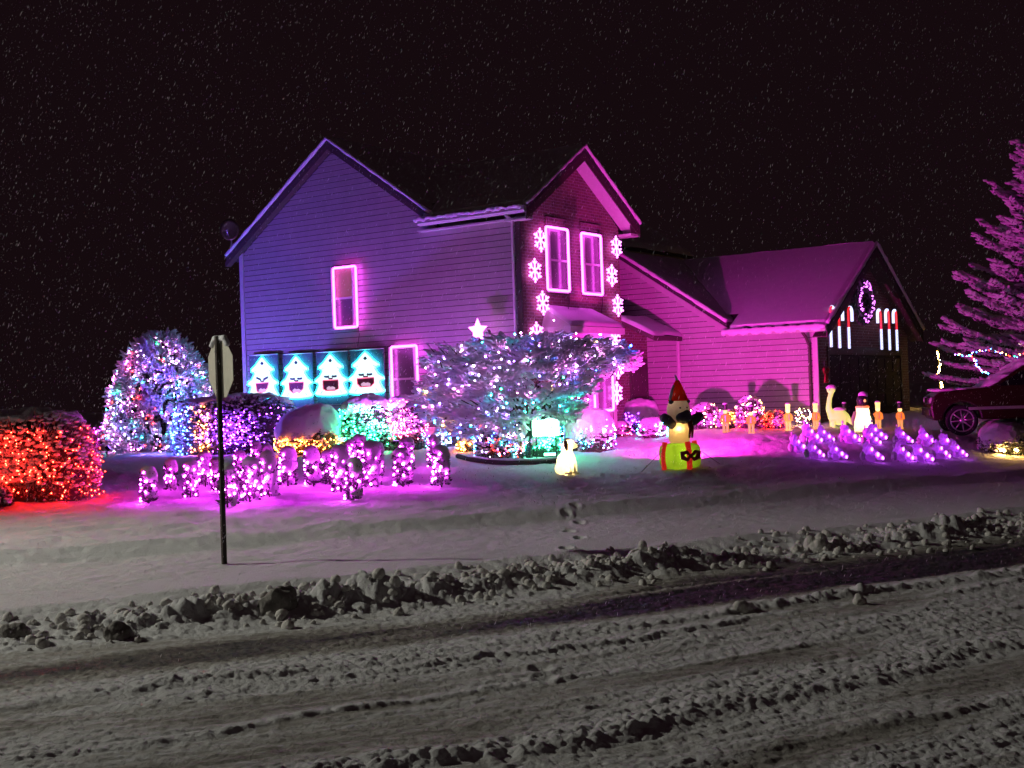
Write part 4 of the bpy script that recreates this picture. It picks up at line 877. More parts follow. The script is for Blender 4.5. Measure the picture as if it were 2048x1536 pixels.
# ---- tall spruce at the right edge
def spruce(px, py, Y, H, Rb, name, label, nb=330):
    b = at(px, py, Y); b[2] = zg(b[0], b[1]); t = thing(name, label, 'tree', b)
    MB().tube([(0, 0, -.2), (0, 0, H*.5), (0, 0, H)], [.2, .12, .02], 10).build('trunk', WOOD, t)
    br = MB(); SP, SD, SL, SR = [], [], [], []
    for k in range(nb):
        z = .5+(H-.7)*(k/nb)**.92; a = k*2.39996+RNG.normal()*.35; Ln = Rb*(1-z/H)**.8*RNG.uniform(.5, 1.12)+.15
        d = np.array([math.cos(a), math.sin(a), 0]); rise = .16+.5*(z/H)+RNG.normal()*.09
        pts = [np.array([0, 0, z])+d*Ln*f+np.array([0, 0, Ln*rise*f*f+(-.10*Ln*f)]) for f in (0, .35, .7, 1)]
        br.tube(pts, [.035, .025, .015, .006], 5, caps=False)
        for i in range(int(14+Ln*34)):
            f = RNG.uniform(.18, 1.02)**.8; c = np.array([0, 0, z])+d*Ln*f+np.array([0, 0, Ln*rise*f*f-.10*Ln*f]); sd_ = RNG.choice((-1, 1))
            lat = np.array([-d[1], d[0], 0])*sd_; dd = d*.9+lat*RNG.uniform(.1, 1.0)+np.array([0, 0, RNG.uniform(-.05, .5)]); dd /= np.linalg.norm(dd)
            ln = RNG.uniform(.16, .42)*(1.15-.5*f); SP.append(c); SD.append(dd); SL.append(ln); SR.append(RNG.uniform(.04, .075))
            SP.append(c+dd*ln*.6); SD.append(dd+lat*.5+np.array([0, 0, .15])); SL.append(ln*.6); SR.append(RNG.uniform(.03, .05))
    SP = np.array(SP); SD = np.array(SD); SR = np.array(SR); SL = np.array(SL)
    V, Fc = scatter(FINGER, SP+np.array([0, 0, .02]), SD, np.stack([SR, SR, SL], 1)); stuff(MB().add(V, Fc).build('crown_snow', SNOW, t, smooth=True))
    V, Fc = scatter(LEAF, np.repeat(SP, 2, 0)-np.array([0, 0, .02]), np.repeat(SD, 2, 0)+RNG.normal(size=(len(SP)*2, 3))*.35-np.array([0, 0, .2]), np.repeat(SL, 2)*.5); stuff(MB().add(V, Fc).build('crown', LEAFG, t))
    stuff(br.build('branches', WOOD, t)); return t, b
SPR, SPB = spruce(2140, 868, 34.5, 8.3, 3.6, 'spruce_tree', 'tall snowy spruce towering over the parked car')
def string_line(pxs, Y, keys, label, n=22, r=.02):
    pts = [at(px, py, Y) for px, py in pxs]; t = thing('light_string', label, 'light string', pts[0]); o = pts[0]; pts = [p-o for p in pts]; m = MB().tube(pts, .006, 5); m.build('wire', BLACKM, t)
    seg = np.array(pts); f = np.linspace(0, len(seg)-1.001, n); i = f.astype(int); P = seg[i]*(1-(f-i))[:, None]+seg[i+1]*(f-i)[:, None]+RNG.normal(size=(n, 3))*.02
    bulbs(t, P, keys, [1]*len(keys), r, 'bulbs')
string_line([(1910, 710), (1932, 712), (1955, 702), (1985, 700), (2005, 708), (2030, 714), (2060, 706), (2090, 712)], 31.9, ['blue', 'green', 'warm', 'violet', 'red'], 'multicoloured light string strung along the upper spruce branches', 34, .012)
string_line([(1944, 712), (1950, 722), (1956, 734), (1966, 744), (1982, 752)], 31.8, ['cyan', 'red', 'blue', 'rose'], 'short light string hanging down the spruce towards the car roof', 22, .014)
# post with warm lights beyond the garage
b = at(1880, 800, 40); b[2] = zg(b[0], b[1])
t = thing('lamp_post', 'thin dark post wound with warm yellow lights beyond the garage', 'post', b)
MB().tube([(0, 0, -.2), (0, 0, 1.9)], .03, 8).build('post', BLACKM, t)
zs = np.linspace(.65, 1.75, 18); bulbs(t, np.stack([.05*np.cos(zs*9)+.02*RNG.normal(size=18), -.05+0*zs, zs], 1), ['warm'], [1], .028, 'bulbs')
# ================================================================== LAWN ORNAMENTS
def fabric(name, col, tr=.6):
    m = bpy.data.materials.new(name); m.use_nodes = True; q = m.node_tree; a = q.nodes.new('ShaderNodeBsdfTranslucent'); a.inputs[0].default_value = (*col, 1); d = q.nodes.new('ShaderNodeBsdfDiffuse'); d.inputs[0].default_value = (*col, 1)
    n = q.nodes.new('ShaderNodeTexNoise'); n.inputs['Scale'].default_value = 9; bp = q.nodes.new('ShaderNodeBump'); bp.inputs['Strength'].default_value = .5; bp.inputs['Distance'].default_value = .03; q.links.new(n.outputs['Fac'], bp.inputs['Height'])
    x = q.nodes.new('ShaderNodeMixShader'); x.inputs[0].default_value = tr; q.links.new(d.outputs[0], x.inputs[1]); q.links.new(a.outputs[0], x.inputs[2]); q.links.new(bp.outputs[0], d.inputs['Normal']); q.links.new(bp.outputs[0], a.inputs['Normal']); q.links.new(x.outputs[0], q.nodes['Material Output'].inputs[0]); return m
def inner_bulb(parent, loc, power, col):
    ld = bpy.data.lights.new('inner_bulb', 'POINT'); ld.energy = power; ld.color = col; ld.shadow_soft_size = .03; lo = bpy.data.objects.new('inner_bulb', ld); COL.objects.link(lo); lo.parent = parent; lo.location = loc
ORD = ['leftmost', 'second from the left', 'third from the left', 'fourth from the left', 'fifth from the left', 'sixth from the left', 'seventh from the left', 'eighth from the left', 'ninth from the left', 'tenth from the left', 'eleventh from the left', 'twelfth from the left',
       'twelfth from the right', 'eleventh from the right', 'tenth from the right', 'ninth from the right', 'eighth from the right', 'seventh from the right', 'sixth from the right', 'fifth from the right', 'fourth from the right', 'third from the right', 'second from the right', 'rightmost']
# ---- snow-capped mini trees with magenta lights
def mini_tree(seed, tall):
    t = thing('mini_tree', 'x', 'mini tree'); H = .82*tall; r0 = .15
    MB().tube([(0, 0, -.06), (0, 0, H*.8)], [.018, .01], 6).build('trunk', WOOD, t)
    n = 430; z = H*RNG.uniform(.03, .92, n); a = RNG.uniform(0, 6.283, n); rr = r0*RNG.uniform(.4, 1.15, n)*(1-.25*(z/H)); P = np.stack([rr*np.cos(a), rr*np.sin(a), z], 1)
    V, Fc = scatter(LEAF, P, jitter_dir(np.stack([np.cos(a), np.sin(a), .3+0*a], 1), .4), RNG.uniform(.06, .11, n)); stuff(MB().add(V, Fc).build('foliage', LEAFG, t))
    m = MB(); m.ico((.01, -.01, H*.93), (.18, .17, .14), 2); m.ico((.05, .0, H*.80), (.17, .16, .15), 2)
    for k in range(9):
        a = RNG.uniform(-1.5, .9); zz = H*RNG.uniform(.08, .75); m.ico((.13*math.cos(a), .10*math.sin(a), zz), (RNG.uniform(.06, .11), RNG.uniform(.06, .1), RNG.uniform(.07, .15)), 2)
    blob('snow_cap', m, SNOW, t, .028, 3)
    n = 15; z = H*RNG.uniform(.05, .9, n); a = RNG.uniform(math.pi*.9, 1.85*math.pi, n); rr = r0*(1.15-.2*z/H)+.015; P = np.stack([rr*np.cos(a), rr*np.sin(a), z], 1)
    bulbs(t, P, ['magenta'], [1], .023); return t
MINI = [(298, 1007, 72), (342, 980, 62), (381, 997, 74), (411, 973, 68), (436, 984, 66), (455, 1012, 84), (480, 966, 64), (499, 1003, 86), (513, 932, 50), (536, 952, 62), (539, 994, 90), (576, 973, 78), (627, 972, 78), (660, 968, 66), (682, 984, 92), (702, 932, 52), (706, 1004, 86), (722, 930, 60), (743, 974, 90), (751, 955, 70), (806, 973, 76), (812, 942, 66), (868, 936, 64), (883, 972, 80)]
protos = [mini_tree(k, 1.0) for k in range(4)]
MINI.sort(); used = [False]*4
for k, (px, py, hp) in enumerate(MINI):
    v = k % 4; o = protos[v] if not used[v] else copy_tree(protos[v]); used[v] = True
    b = G(px, py); o.location = b; o.rotation_euler = (random.uniform(-.06, .06), random.uniform(-.06, .06), random.uniform(-.7, .7)); sc_ = hp*mpp(b[1])/.86; o.scale = (sc_*random.uniform(.9, 1.1),)*2+(sc_,)
    tag(o, 'snow capped mini tree with magenta lights, '+ORD[k]+' of the lawn cluster', 'mini tree', 'magenta lit mini trees on the lawn')
# ---- purple crystal stakes
CRY = bpy.data.materials.new('lit_purple_plastic'); CRY.use_nodes = True; b_ = CRY.node_tree.nodes['Principled BSDF']; b_.inputs['Base Color'].default_value = (.55, .35, .75, 1); b_.inputs['Roughness'].default_value = .3
b_.inputs['Emission Color'].default_value = (.48, .04, .85, 1); b_.inputs['Emission Strength'].default_value = .30
CRG = emis('purple_glow_bulb', (6.5, 1.0, 10))
def crystal(seed):
    rg = np.random.default_rng(int(seed*10)+3); t = thing('crystal_light', 'x', 'crystal light')
    for k, (x, z, rx, rz_) in enumerate(((-.08, .20, .085, .13), (.02, .13, .09, .12), (.11, .07, .075, .085), (-.05, .07, .11, .09), (-.12, .30, .045, .08))):
        V, Fc = ICO1; V = V*(1+.14*rg.normal(size=(len(V), 1))); c_, n_ = math.cos(-.5), math.sin(-.5); V = V*np.array([rx, rx*.9, rz_]); V = np.stack([V[:, 0]*c_-V[:, 2]*n_, V[:, 1], V[:, 0]*n_+V[:, 2]*c_], 1)
        MB().add(V+np.array([x, -.02*k, z]), Fc).build('crystal_shard', CRY if k % 2 else CRY2, t)
    for q, (dx, dz, s_) in enumerate(((-.03, .22, .03), (.07, .12, .035), (.15, .05, .03))): MB().ico((dx, -.10, dz), (s_*.75, s_*.5, s_*1.2), 2).build('lit_facet', CRG, t, smooth=True)
    m = MB(); m.ico((-.12, .02, .28), (.04, .05, .07), 2); m.ico((-.15, 0, .10), (.06, .07, .10), 2); m.ico((-.1, .03, .40), (.03, .03, .04), 2); blob('clinging_snow', m, SNOW, t, .022, 3)
    return t
CRY2 = CRY.copy(); CRY2.name = 'lit_purple_plastic_bright'; CRY2.node_tree.nodes['Principled BSDF'].inputs['Emission Strength'].default_value = .55
CR_ = [(1596, 905), (1622, 887), (1628, 916), (1652, 884), (1677, 920), (1699, 886), (1742, 890), (1744, 922), (1756, 880), (1806, 888), (1804, 923), (1856, 893), (1846, 924), (1880, 918), (1897, 905), (1915, 916)]
CR_.sort(); cpro = [crystal(.2), crystal(.8), crystal(1.5)]; used = [False]*3
CO = ORD[:8]+ORD[16:]
for k, (px, py) in enumerate(CR_):
    v = k % 3; o = cpro[v] if not used[v] else copy_tree(cpro[v]); used[v] = True; b = G(px, py); o.location = b; o.rotation_euler = (0, 0, random.uniform(-.4, .4)); s_ = random.uniform(.95, 1.2); o.scale = (s_*1.1, s_, s_)
    tag(o, 'purple glowing crystal stake light in the snow by the driveway, '+CO[k], 'crystal light', 'purple crystal lights near the driveway')
# ---- glowing toy soldiers
SOL = dict(coat=(('soldier_coat_orange', (2.0, .55, .12)), ('soldier_coat_red', (.55, .05, .03))), face=(3.0, 1.9, .9))
def soldier(px, py, hp, bright, label):
    b = G(px, py); H = hp*mpp(b[1]); t = thing('toy_soldier', label, 'toy soldier', b, random.uniform(-.3, .3), 'lit toy soldiers along the driveway', H/1.0)
    k = bright; leg = emis('soldier_legs', (.9, .33, .10), k, (.1, .05, .03)); coat = emis('soldier_coat', (1.1, .22, .03), k, (.1, .03, .02)); face = emis('soldier_face', (1.9, 1.1, .42), k, (.1, .07, .05))
    for s_ in (-1, 1):
        MB().lathe([(.055, 0), (.06, .05), (.045, .1), (.05, .25), (.058, .36)], 10, (s_*.06, 0, 0)).build('leg', leg, t, smooth=True)
        MB().tube([(s_*.12, 0, .60), (s_*.155, -.01, .48), (s_*.14, -.05, .38)], [.035, .035, .028], 8).build('arm', coat, t, smooth=True)
    MB().lathe([(.10, .34), (.13, .38), (.105, .46), (.125, .58), (.10, .64), (.045, .66)], 14, sc_=(1, .75)).build('coat', coat, t, smooth=True)
    MB().lathe([(.04, .655), (.075, .69), (.08, .74), (.07, .79)], 12).build('head', face, t, smooth=True)
    hat = MB().lathe([(.085, .78), (.085, .80), (.08, .85), (.095, .95), (.09, .985)], 12).build('tall_hat', BLACKM if bright < 1.2 else emis('soldier_hat', (1.5, .85, .28), bright, (.1, .06, .04)), t, smooth=True)
    m = MB(); m.ico((0, 0, .99), (.095, .095, .05), 2); m.build('snow_cap', SNOW, hat, smooth=True)
    MB().box((0, -.085, .50), (.02, .03, .22)).build('sash', TRIM, t)
for a_ in ((1452, 866, 58, .9, 'lit orange toy soldier in front of the orange bush'), (1503, 868, 56, 1.0, 'lit toy soldier in front of the red and white bush'), (1577, 862, 54, 1.8, 'brightest white glowing toy soldier by the garage siding'), (1632, 860, 54, 1.3, 'glowing toy soldier between the light ball and the dinosaur'),
           (1690, 856, 50, .06, 'dim unlit toy soldier right of the dinosaur'), (1757, 860, 56, 1.25, 'orange glowing toy soldier right of the white penguin'), (1801, 859, 54, 1.0, 'last lit toy soldier nearest the parked car')): soldier(*a_)
# ---- ball of lights with hoop
b = G(1606, 853); t = thing('light_ball', 'wire ball of warm white lights between two toy soldiers', 'light ball', b); m = MB()
for k in range(6):
    a = k*math.pi/6; m.tube([(.2*math.cos(q)*math.cos(a), .2*math.cos(q)*math.sin(a), .26+.2*math.sin(q)) for q in np.linspace(0, 6.283, 17)[:-1]], .006, 5, closed=True)
m.build('wire_frame', BLACKM, t); d = dirs(46); bulbs(t, d*.2+np.array([0, 0, .26]), ['warm', 'white', 'rose'], [2, 1, 1], .011)
MB().tube([(.2*math.cos(q), 0, .03+.05*math.sin(q)) for q in np.linspace(0, 6.283, 17)[:-1]], .012, 6, closed=True).build('foot_ring', BLACKM, t)
# ---- long-necked dinosaur of wire and yellow-green lights
DINO = emis('dinosaur_glow', (.62, .66, .12), 1.0, (.6, .65, .3))
b = G(1672, 857); s_ = mpp(b[1]); t = thing('dinosaur_figure', 'long necked dinosaur of pale green lights beside the garage corner', 'dinosaur', b, .0, None, s_/.012)
m = MB()
m.ico((.08, 0, .27), (.24, .15, .20), 2); m.tube([(-.06, 0, .25), (-.16, 0, .5), (-.13, 0, .72), (-.08, 0, .86)], [.12, .075, .06, .06], 10); m.ico((-.09, -.02, .93), (.11, .10, .09), 2)
for x in (-.08, .18):
    for y in (-.08, .08): m.tube([(x, y, .2), (x, y, -.02)], [.06, .045], 8)
m.tube([(.25, 0, .28), (.36, 0, .14), (.46, 0, .03)], [.09, .05, .015], 8); blob('body', m, DINO, t, .02, 3)
MB().ico((-.08, 0, .98), (.13, .12, .08), 2, .04).build('head_snow', SNOW, t, smooth=True); MB().ico((.1, 0, .46), (.16, .11, .05), 2, .04).build('back_snow', SNOW, t, smooth=True)
for s2 in (-1, 1): MB().ico((-.15, s2*.07-.03, .93), .014, 1).build('eye', BLACKM, t)
# ---- glowing penguin
b = G(1727, 876); s_ = mpp(b[1]); t = thing('penguin_figure', 'bright white glowing penguin with dark head and snow cap by the crystals', 'penguin', b, .25, None, s_*100/1.0)
PB = fabric('penguin_belly', (.92, .88, .78), .75); inner_bulb(t, (0, 0, .3), 11, (1, .68, .28)); inner_bulb(t, (0, 0, .5), 5, (1, .68, .28)); PD_ = mat('penguin_black', (.02, .02, .025), .5)
m = MB(); m.ico((0, 0, .26), (.2, .17, .27), 2); m.ico((.0, 0, .50), (.15, .13, .17), 2); m.ico((-.05, -.03, .06), (.2, .16, .07), 2); blob('body', m, PB, t, .022, 3)
MB().lathe([(.05, .60), (.10, .66), (.115, .74), (.09, .82), (.03, .86)], 14, (.0, 0, 0)).build('head', PD_, t, smooth=True)
MB().tube([(0, -.09, .74), (-.02, -.17, .72)], [.035, .008], 8).build('beak', emis('penguin_beak', (1.4, .5, .1)), t)
for s2 in (-1, 1): MB().tube([(s2*.16, 0, .52), (s2*.22, -.01, .38), (s2*.23, -.03, .25)], [.035, .04, .02], 8).build('flipper', PD_ if s2 > 0 else PB, t, smooth=True)
MB().tube([(.115*math.cos(q), .105*math.sin(q), .61) for q in np.linspace(0, 6.283, 15)[:-1]], .025, 8, closed=True).build('scarf', emis('penguin_scarf', (1.8, .25, .05)), t, smooth=True)
MB().ico((.035, .02, .85), (.10, .10, .075), 2).build('snow_cap', SNOW, t, smooth=True)
# ---- glowing sitting dog
b = G(1135, 950); s_ = mpp(b[1]); t = thing('dog_figure', 'bright glowing sitting dog figure on the lawn before the planting bed', 'dog', b, 1.15, None, s_*74/.70)
DG = fabric('dog_plastic', (.92, .84, .66), .75); inner_bulb(t, (0, .02, .26), 16, (1, .72, .32)); inner_bulb(t, (0, -.05, .56), 4, (1, .75, .36)); DGB = mat('dog_brown', (.16, .07, .02), .5)
m = MB(); m.ico((0, .05, .22), (.15, .16, .21), 2); m.ico((0, -.01, .38), (.115, .115, .17), 2); m.ico((0, -.05, .57), (.115, .12, .11), 2); m.ico((0, -.16, .545), (.06, .08, .05), 2)
m.tube([(0, -.02, .45), (0, -.05, .55)], [.09, .08], 10)
for s2 in (-1, 1):
    m.tube([(s2*.075, -.07, .38), (s2*.085, -.12, .18), (s2*.085, -.13, .02)], [.055, .042, .038], 8); m.ico((s2*.085, -.16, .02), (.045, .065, .03), 2)
    m.ico((s2*.13, .07, .13), (.075, .14, .12), 2); m.ico((s2*.14, -.06, .025), (.05, .09, .03), 2)
m.tube([(0, .18, .08), (.1, .26, .06), (.16, .24, .12)], [.04, .032, .02], 8); blob('body', m, DG, t, .016, 3)
for s2 in (-1, 1):
    MB().tube([(s2*.095, -.02, .64), (s2*.135, -.04, .57), (s2*.125, -.06, .47)], [.03, .045, .02], 8).build('ear', DGB, t, smooth=True)
    MB().ico((s2*.045, -.155, .60), .013, 1).build('eye', BLACKM, t)
MB().ico((0, -.235, .555), (.02, .014, .016), 1).build('nose', BLACKM, t); MB().ico((.09, -.08, .33), (.04, .05, .07), 2).build('side_patch', DGB, t, smooth=True)
MB().ico((0, 0, .67), (.08, .09, .025), 2).build('snow_cap', SNOW, t, smooth=True)
# ---- inflatable in a gift box
b = G(1361, 938); s_ = mpp(b[1]); t = thing('inflatable_figure', 'inflatable animal in a red hat rising from a green gift box with red ribbon', 'inflatable', b, .42, None, s_*100)

FAB = fabric('green_fabric', (.30, .52, .06)); RIB_GLOW = emis('red_ribbon_glow', (.34, .008, .006), 1, (.6, .03, .02)); CREAM = fabric('cream_fabric', (.72, .66, .55)); BELLY = fabric('belly_fabric', (.85, .72, .45)); NAVY = mat('navy_fabric', (.10, .10, .13), .7, noise=.3)  # ribbon emission stands in for the inner light shining through the cloth
HAT = fabric('red_hat_fabric', (.75, .05, .03)); BOW = mat('dark_red_bow', (.30, .02, .02), .6, noise=.3)
for nm_, zz_, pw_, cc_ in (('box_bulb', .30, 5, (1, .85, .25)), ('belly_bulb', .80, 3.2, (1, .62, .25)), ('head_bulb', 1.28, .5, (1, .75, .45)), ('hat_bulb', 1.5, .12, (1, .7, .4))):
    ld = bpy.data.lights.new(nm_, 'POINT'); ld.energy = pw_; ld.color = cc_; ld.shadow_soft_size = .04; lo = bpy.data.objects.new(nm_, ld); COL.objects.link(lo); lo.parent = t; lo.location = (-.08, -.12 if zz_ < .9 else 0, zz_)
m = MB(); m.box((0, 0, .26), (.74, .66, .54)); bx_ = m.build('gift_box', FAB, t, bevel=.15, smooth=True)
sb = bx_.modifiers.new('s', 'SUBSURF'); sb.levels = sb.render_levels = 2
MB().tube([(.0, -.345, .0), (.0, -.352, .27), (.0, -.30, .545)], .055, 8).build('ribbon', RIB_GLOW, bx_, smooth=True); MB().tube([(-.375, 0, .0), (-.388, 0, .27), (-.34, 0, .545)], .05, 8).build('ribbon', RIB_GLOW, bx_, smooth=True); MB().tube([(.375, 0, .0), (.388, 0, .27), (.34, 0, .545)], .05, 8).build('ribbon', RIB_GLOW, bx_, smooth=True)
for s2 in (-1, 1): MB().tube([(s2*.01, -.40, .27), (s2*.10, -.42, .35), (s2*.19, -.40, .33), (s2*.17, -.39, .24), (s2*.08, -.40, .20), (s2*.01, -.40, .27)], [.02, .04, .05, .05, .04, .02], 8).build('bow_loop', BOW, bx_, smooth=True)
MB().ico((0, -.41, .27), (.045, .03, .045), 2).build('bow_knot', BOW, bx_, smooth=True)
m = MB(); m.ico((0, 0, .66), (.23, .21, .24), 3); m.ico((0, 0, .82), (.20, .18, .18), 3); blob('belly', m, BELLY, t, .025, 4)
m = MB(); m.ico((0, 0, 1.17), (.24, .22, .27), 3); m.ico((0, -.02, 1.02), (.2, .19, .14), 3); blob('head', m, CREAM, t, .025, 4)
m = MB(); m.ico((.02, -.16, 1.03), (.18, .13, .13), 3); m.ico((.06, -.2, 1.10), (.1, .09, .08), 3); blob('muzzle', m, NAVY, t, .02, 4)
for s2 in (-1, 1):
    MB().ico((s2*.19, -.05, 1.34), (.06, .045, .045), 2).build('ear', NAVY, t, smooth=True); MB().ico((s2*.075, -.19, 1.22), .022, 2).build('eye', BLACKM, t, smooth=True)
    MB().tube([(s2*.17, -.04, .88), (s2*.32, -.10, .98), (s2*.44, -.13, 1.05), (s2*.47, -.13, 1.06)], [.09, .11, .09, .04], 12).build('arm', NAVY, t, smooth=True)
hat = MB().lathe([(.205, 1.36), (.20, 1.40), (.145, 1.54), (.08, 1.69), (.035, 1.77)], 16).build('hat', HAT, t, smooth=True)
MB().tube([(0, 0, 1.76), (-.03, 0, 1.82), (-.06, 0, 1.89)], [.03, .022, .012], 8).build('hat_tip', SNOW, hat, smooth=True)
MB().tube([(-.19, -.02, 1.38), (-.16, -.02, 1.52), (-.09, -.01, 1.68)], [.035, .04, .02], 8).build('hat_snow', SNOW, hat, smooth=True)
for x in (.09, .15): MB().tube([(x, -.2, .97), (x+.02, -.24, .8), (x-.01, -.25, .62)], [.03, .028, .02], 6).build('scarf_tail', BOW, t, smooth=True)
for s2 in (-1, 1): MB().tube([(s2*.36, 0, .42), (s2*.95, -.1, .0)], .008, 5).build('guy_line', METAL, t)
MB().ico((0, -.03, .985), (.17, .15, .03), 2).build('collar', RIB_GLOW, t, smooth=True)
# ---- planting-bed extras: glowing box, striped slats, trellis, bed edging
b = at(1091, 880, 27.35); b[2] = zg(b[0], b[1]); s_ = mpp(27.35)
t = thing('glowing_box', 'blown out white glowing box in the green lit bush', 'light box', b); z0 = (G(1091, 915)[2]-b[2])
zt = at(1091, 840, 27.35)[2]-b[2]; zl = at(1091, 872, 27.35)[2]-b[2]
MB().box2((-.27, -.06, zl), (.30, .06, zt)).build('lit_panel', emis('white_green_panel', (3.2, 9, 6.0)), t, bevel=.02)
MB().box2((.13, -.07, zl+.06), (.155, -.061, zl+.22)).build('door_slit', emis('green_slit', (.02, .35, .2)), t)
for x in (-.2, .22): MB().tube([(x, 0, zl+.02), (x, 0, -.1)], .015, 6).build('post', BLACKM, t)
b = G(1100, 916); t = thing('ground_light', 'short bright green white tube light on the bed edge below the glowing box', 'ground light', b+np.array([0, -.15, 0])); MB().tube([(-.13, 0, .08), (.13, 0, .08)], .03, 8).build('tube', emis('green_white_tube', (2, 9, 6)), t, smooth=True); MB().box((0, 0, .02), (.2, .06, .05)).build('foot', BLACKM, t)
for k, (x0, x1) in enumerate(((899, 907), (910, 917))):
    b = G(x0, 882); s_ = mpp(b[1]); t = thing('lit_slat', ('outer', 'inner')[k]+' pale green white slat leaning at the left of the bed', 'slat', b, 0, 'lit slats leaning in the bed'); MB().tube([(0, 0, -.05), (.06, .05, .28), (.12, .1, .62)], .022, 6).build('slat', emis('pale_slat', (1.0, 1.5, 1.2)), t); MB().ico((.12, .1, .64), .03, 1).build('tip', SNOW, t)
for k, px in enumerate((913, 923, 933, 943, 953)):
    b = G(px, 888-k); s_ = mpp(b[1]); t = thing('striped_stake', ('leftmost', 'second', 'middle', 'fourth', 'rightmost')[k]+' red and white striped stake in the candy fence of the bed', 'stake', b, 0, 'candy striped stakes'); hh = .42+.05*k
    for q in range(6): MB().tube([(.025*q, 0, hh*q/6), (.025*(q+1), 0, hh*(q+1)/6)], .026, 6).build('stripe', emis('stake_white', (1.5, 1.1, 1.3)) if q % 2 else mat('stake_red', (.4, .03, .06), .5), t)
b = G(243, 890); t = thing('lattice_panel', 'small white lit lattice panel at the foot of the evergreen dome', 'lattice', b)
LM = emis('lattice_white', (1.4, 1.1, 1.5))
for k in range(6): MB().box((-.25+.1*k, 0, .2), (.03, .02, .44)).build('upright', LM, t); 
for k in range(5): MB().box((0, -.021, .04+.085*k), (.54, .02, .03)).build('crossbar', LM, t)
b0 = [G(px, py) for px, py in ((915, 917), (940, 924), (975, 929), (1015, 931), (1060, 930), (1100, 928), (1122, 925))]
t = thing('bed_edging', 'dark curved edging along the front of the planting bed', 'edging', b0[3]); MB().tube([p-b0[3]+np.array([0, 0, .05]) for p in b0], .05, 8).build('edging_rail', mat('dark_edging', (.05, .04, .035), .8, noise=.3), t, smooth=True); MB().tube([p-b0[3]+np.array([0, .07, .10]) for p in b0], [.02, .04, .03, .045, .03, .04, .02], 8).build('edging_snow', SNOW, t, smooth=True)
# ================================================================== STOP SIGN (seen from behind)
b = at(449, 1137, 16.6); b[2] = zg(b[0], b[1]); hs = 455*mpp(16.6)
t = thing('stop_sign', 'octagonal road sign seen from behind on a dark post at the kerb', 'road sign', b, math.radians(-67)); t.rotation_euler = (math.radians(.3), math.radians(.9), math.radians(-53))
MB().box((0, 0, hs/2-.15), (.055, .055, hs+.3)).build('post', mat('rusty_post', (.05, .04, .035), .7, metal=.4, noise=.4, bump=.3), t)
o8 = [(.41*math.cos(math.radians(22.5+45*k)), .41*math.sin(math.radians(22.5+45*k))+hs-.42) for k in range(8)]
pl = MB().prism_xz(o8, .031, .036).build('sign_plate', mat('bare_aluminium', (.62, .60, .50), .55, metal=.25, noise=.12, nscale=5), t)
MB().prism_xz([(x*.985, (z-hs+.42)*.985+hs-.42) for x, z in o8], .0365, .039).build('sign_face', mat('sign_red', (.45, .02, .02), .4), pl)
m = MB()
for k in range(30):
    q = .2+.6*k/29; pts = [(o8[0][0], o8[0][1]), (o8[1][0], o8[1][1]), (o8[2][0], o8[2][1]), (o8[3][0]*1, o8[3][1])]
    i = min(int(q*3), 2); f = q*3-i; x = pts[i][0]*(1-f)+pts[i+1][0]*f; z = pts[i][1]*(1-f)+pts[i+1][1]*f; m.ico((x, .03+RNG.normal()*.008, z+.012), (.045, .04, .022+.014*(i == 1)+RNG.uniform(0, .012)), 2)
blob('sign_snow', m, SNOW, t, .016, 3)
for z in (hs-.62, hs-.2): MB().ico((0, -.035, z), (.014, .01, .014), 1).build('bolt', METAL, t)
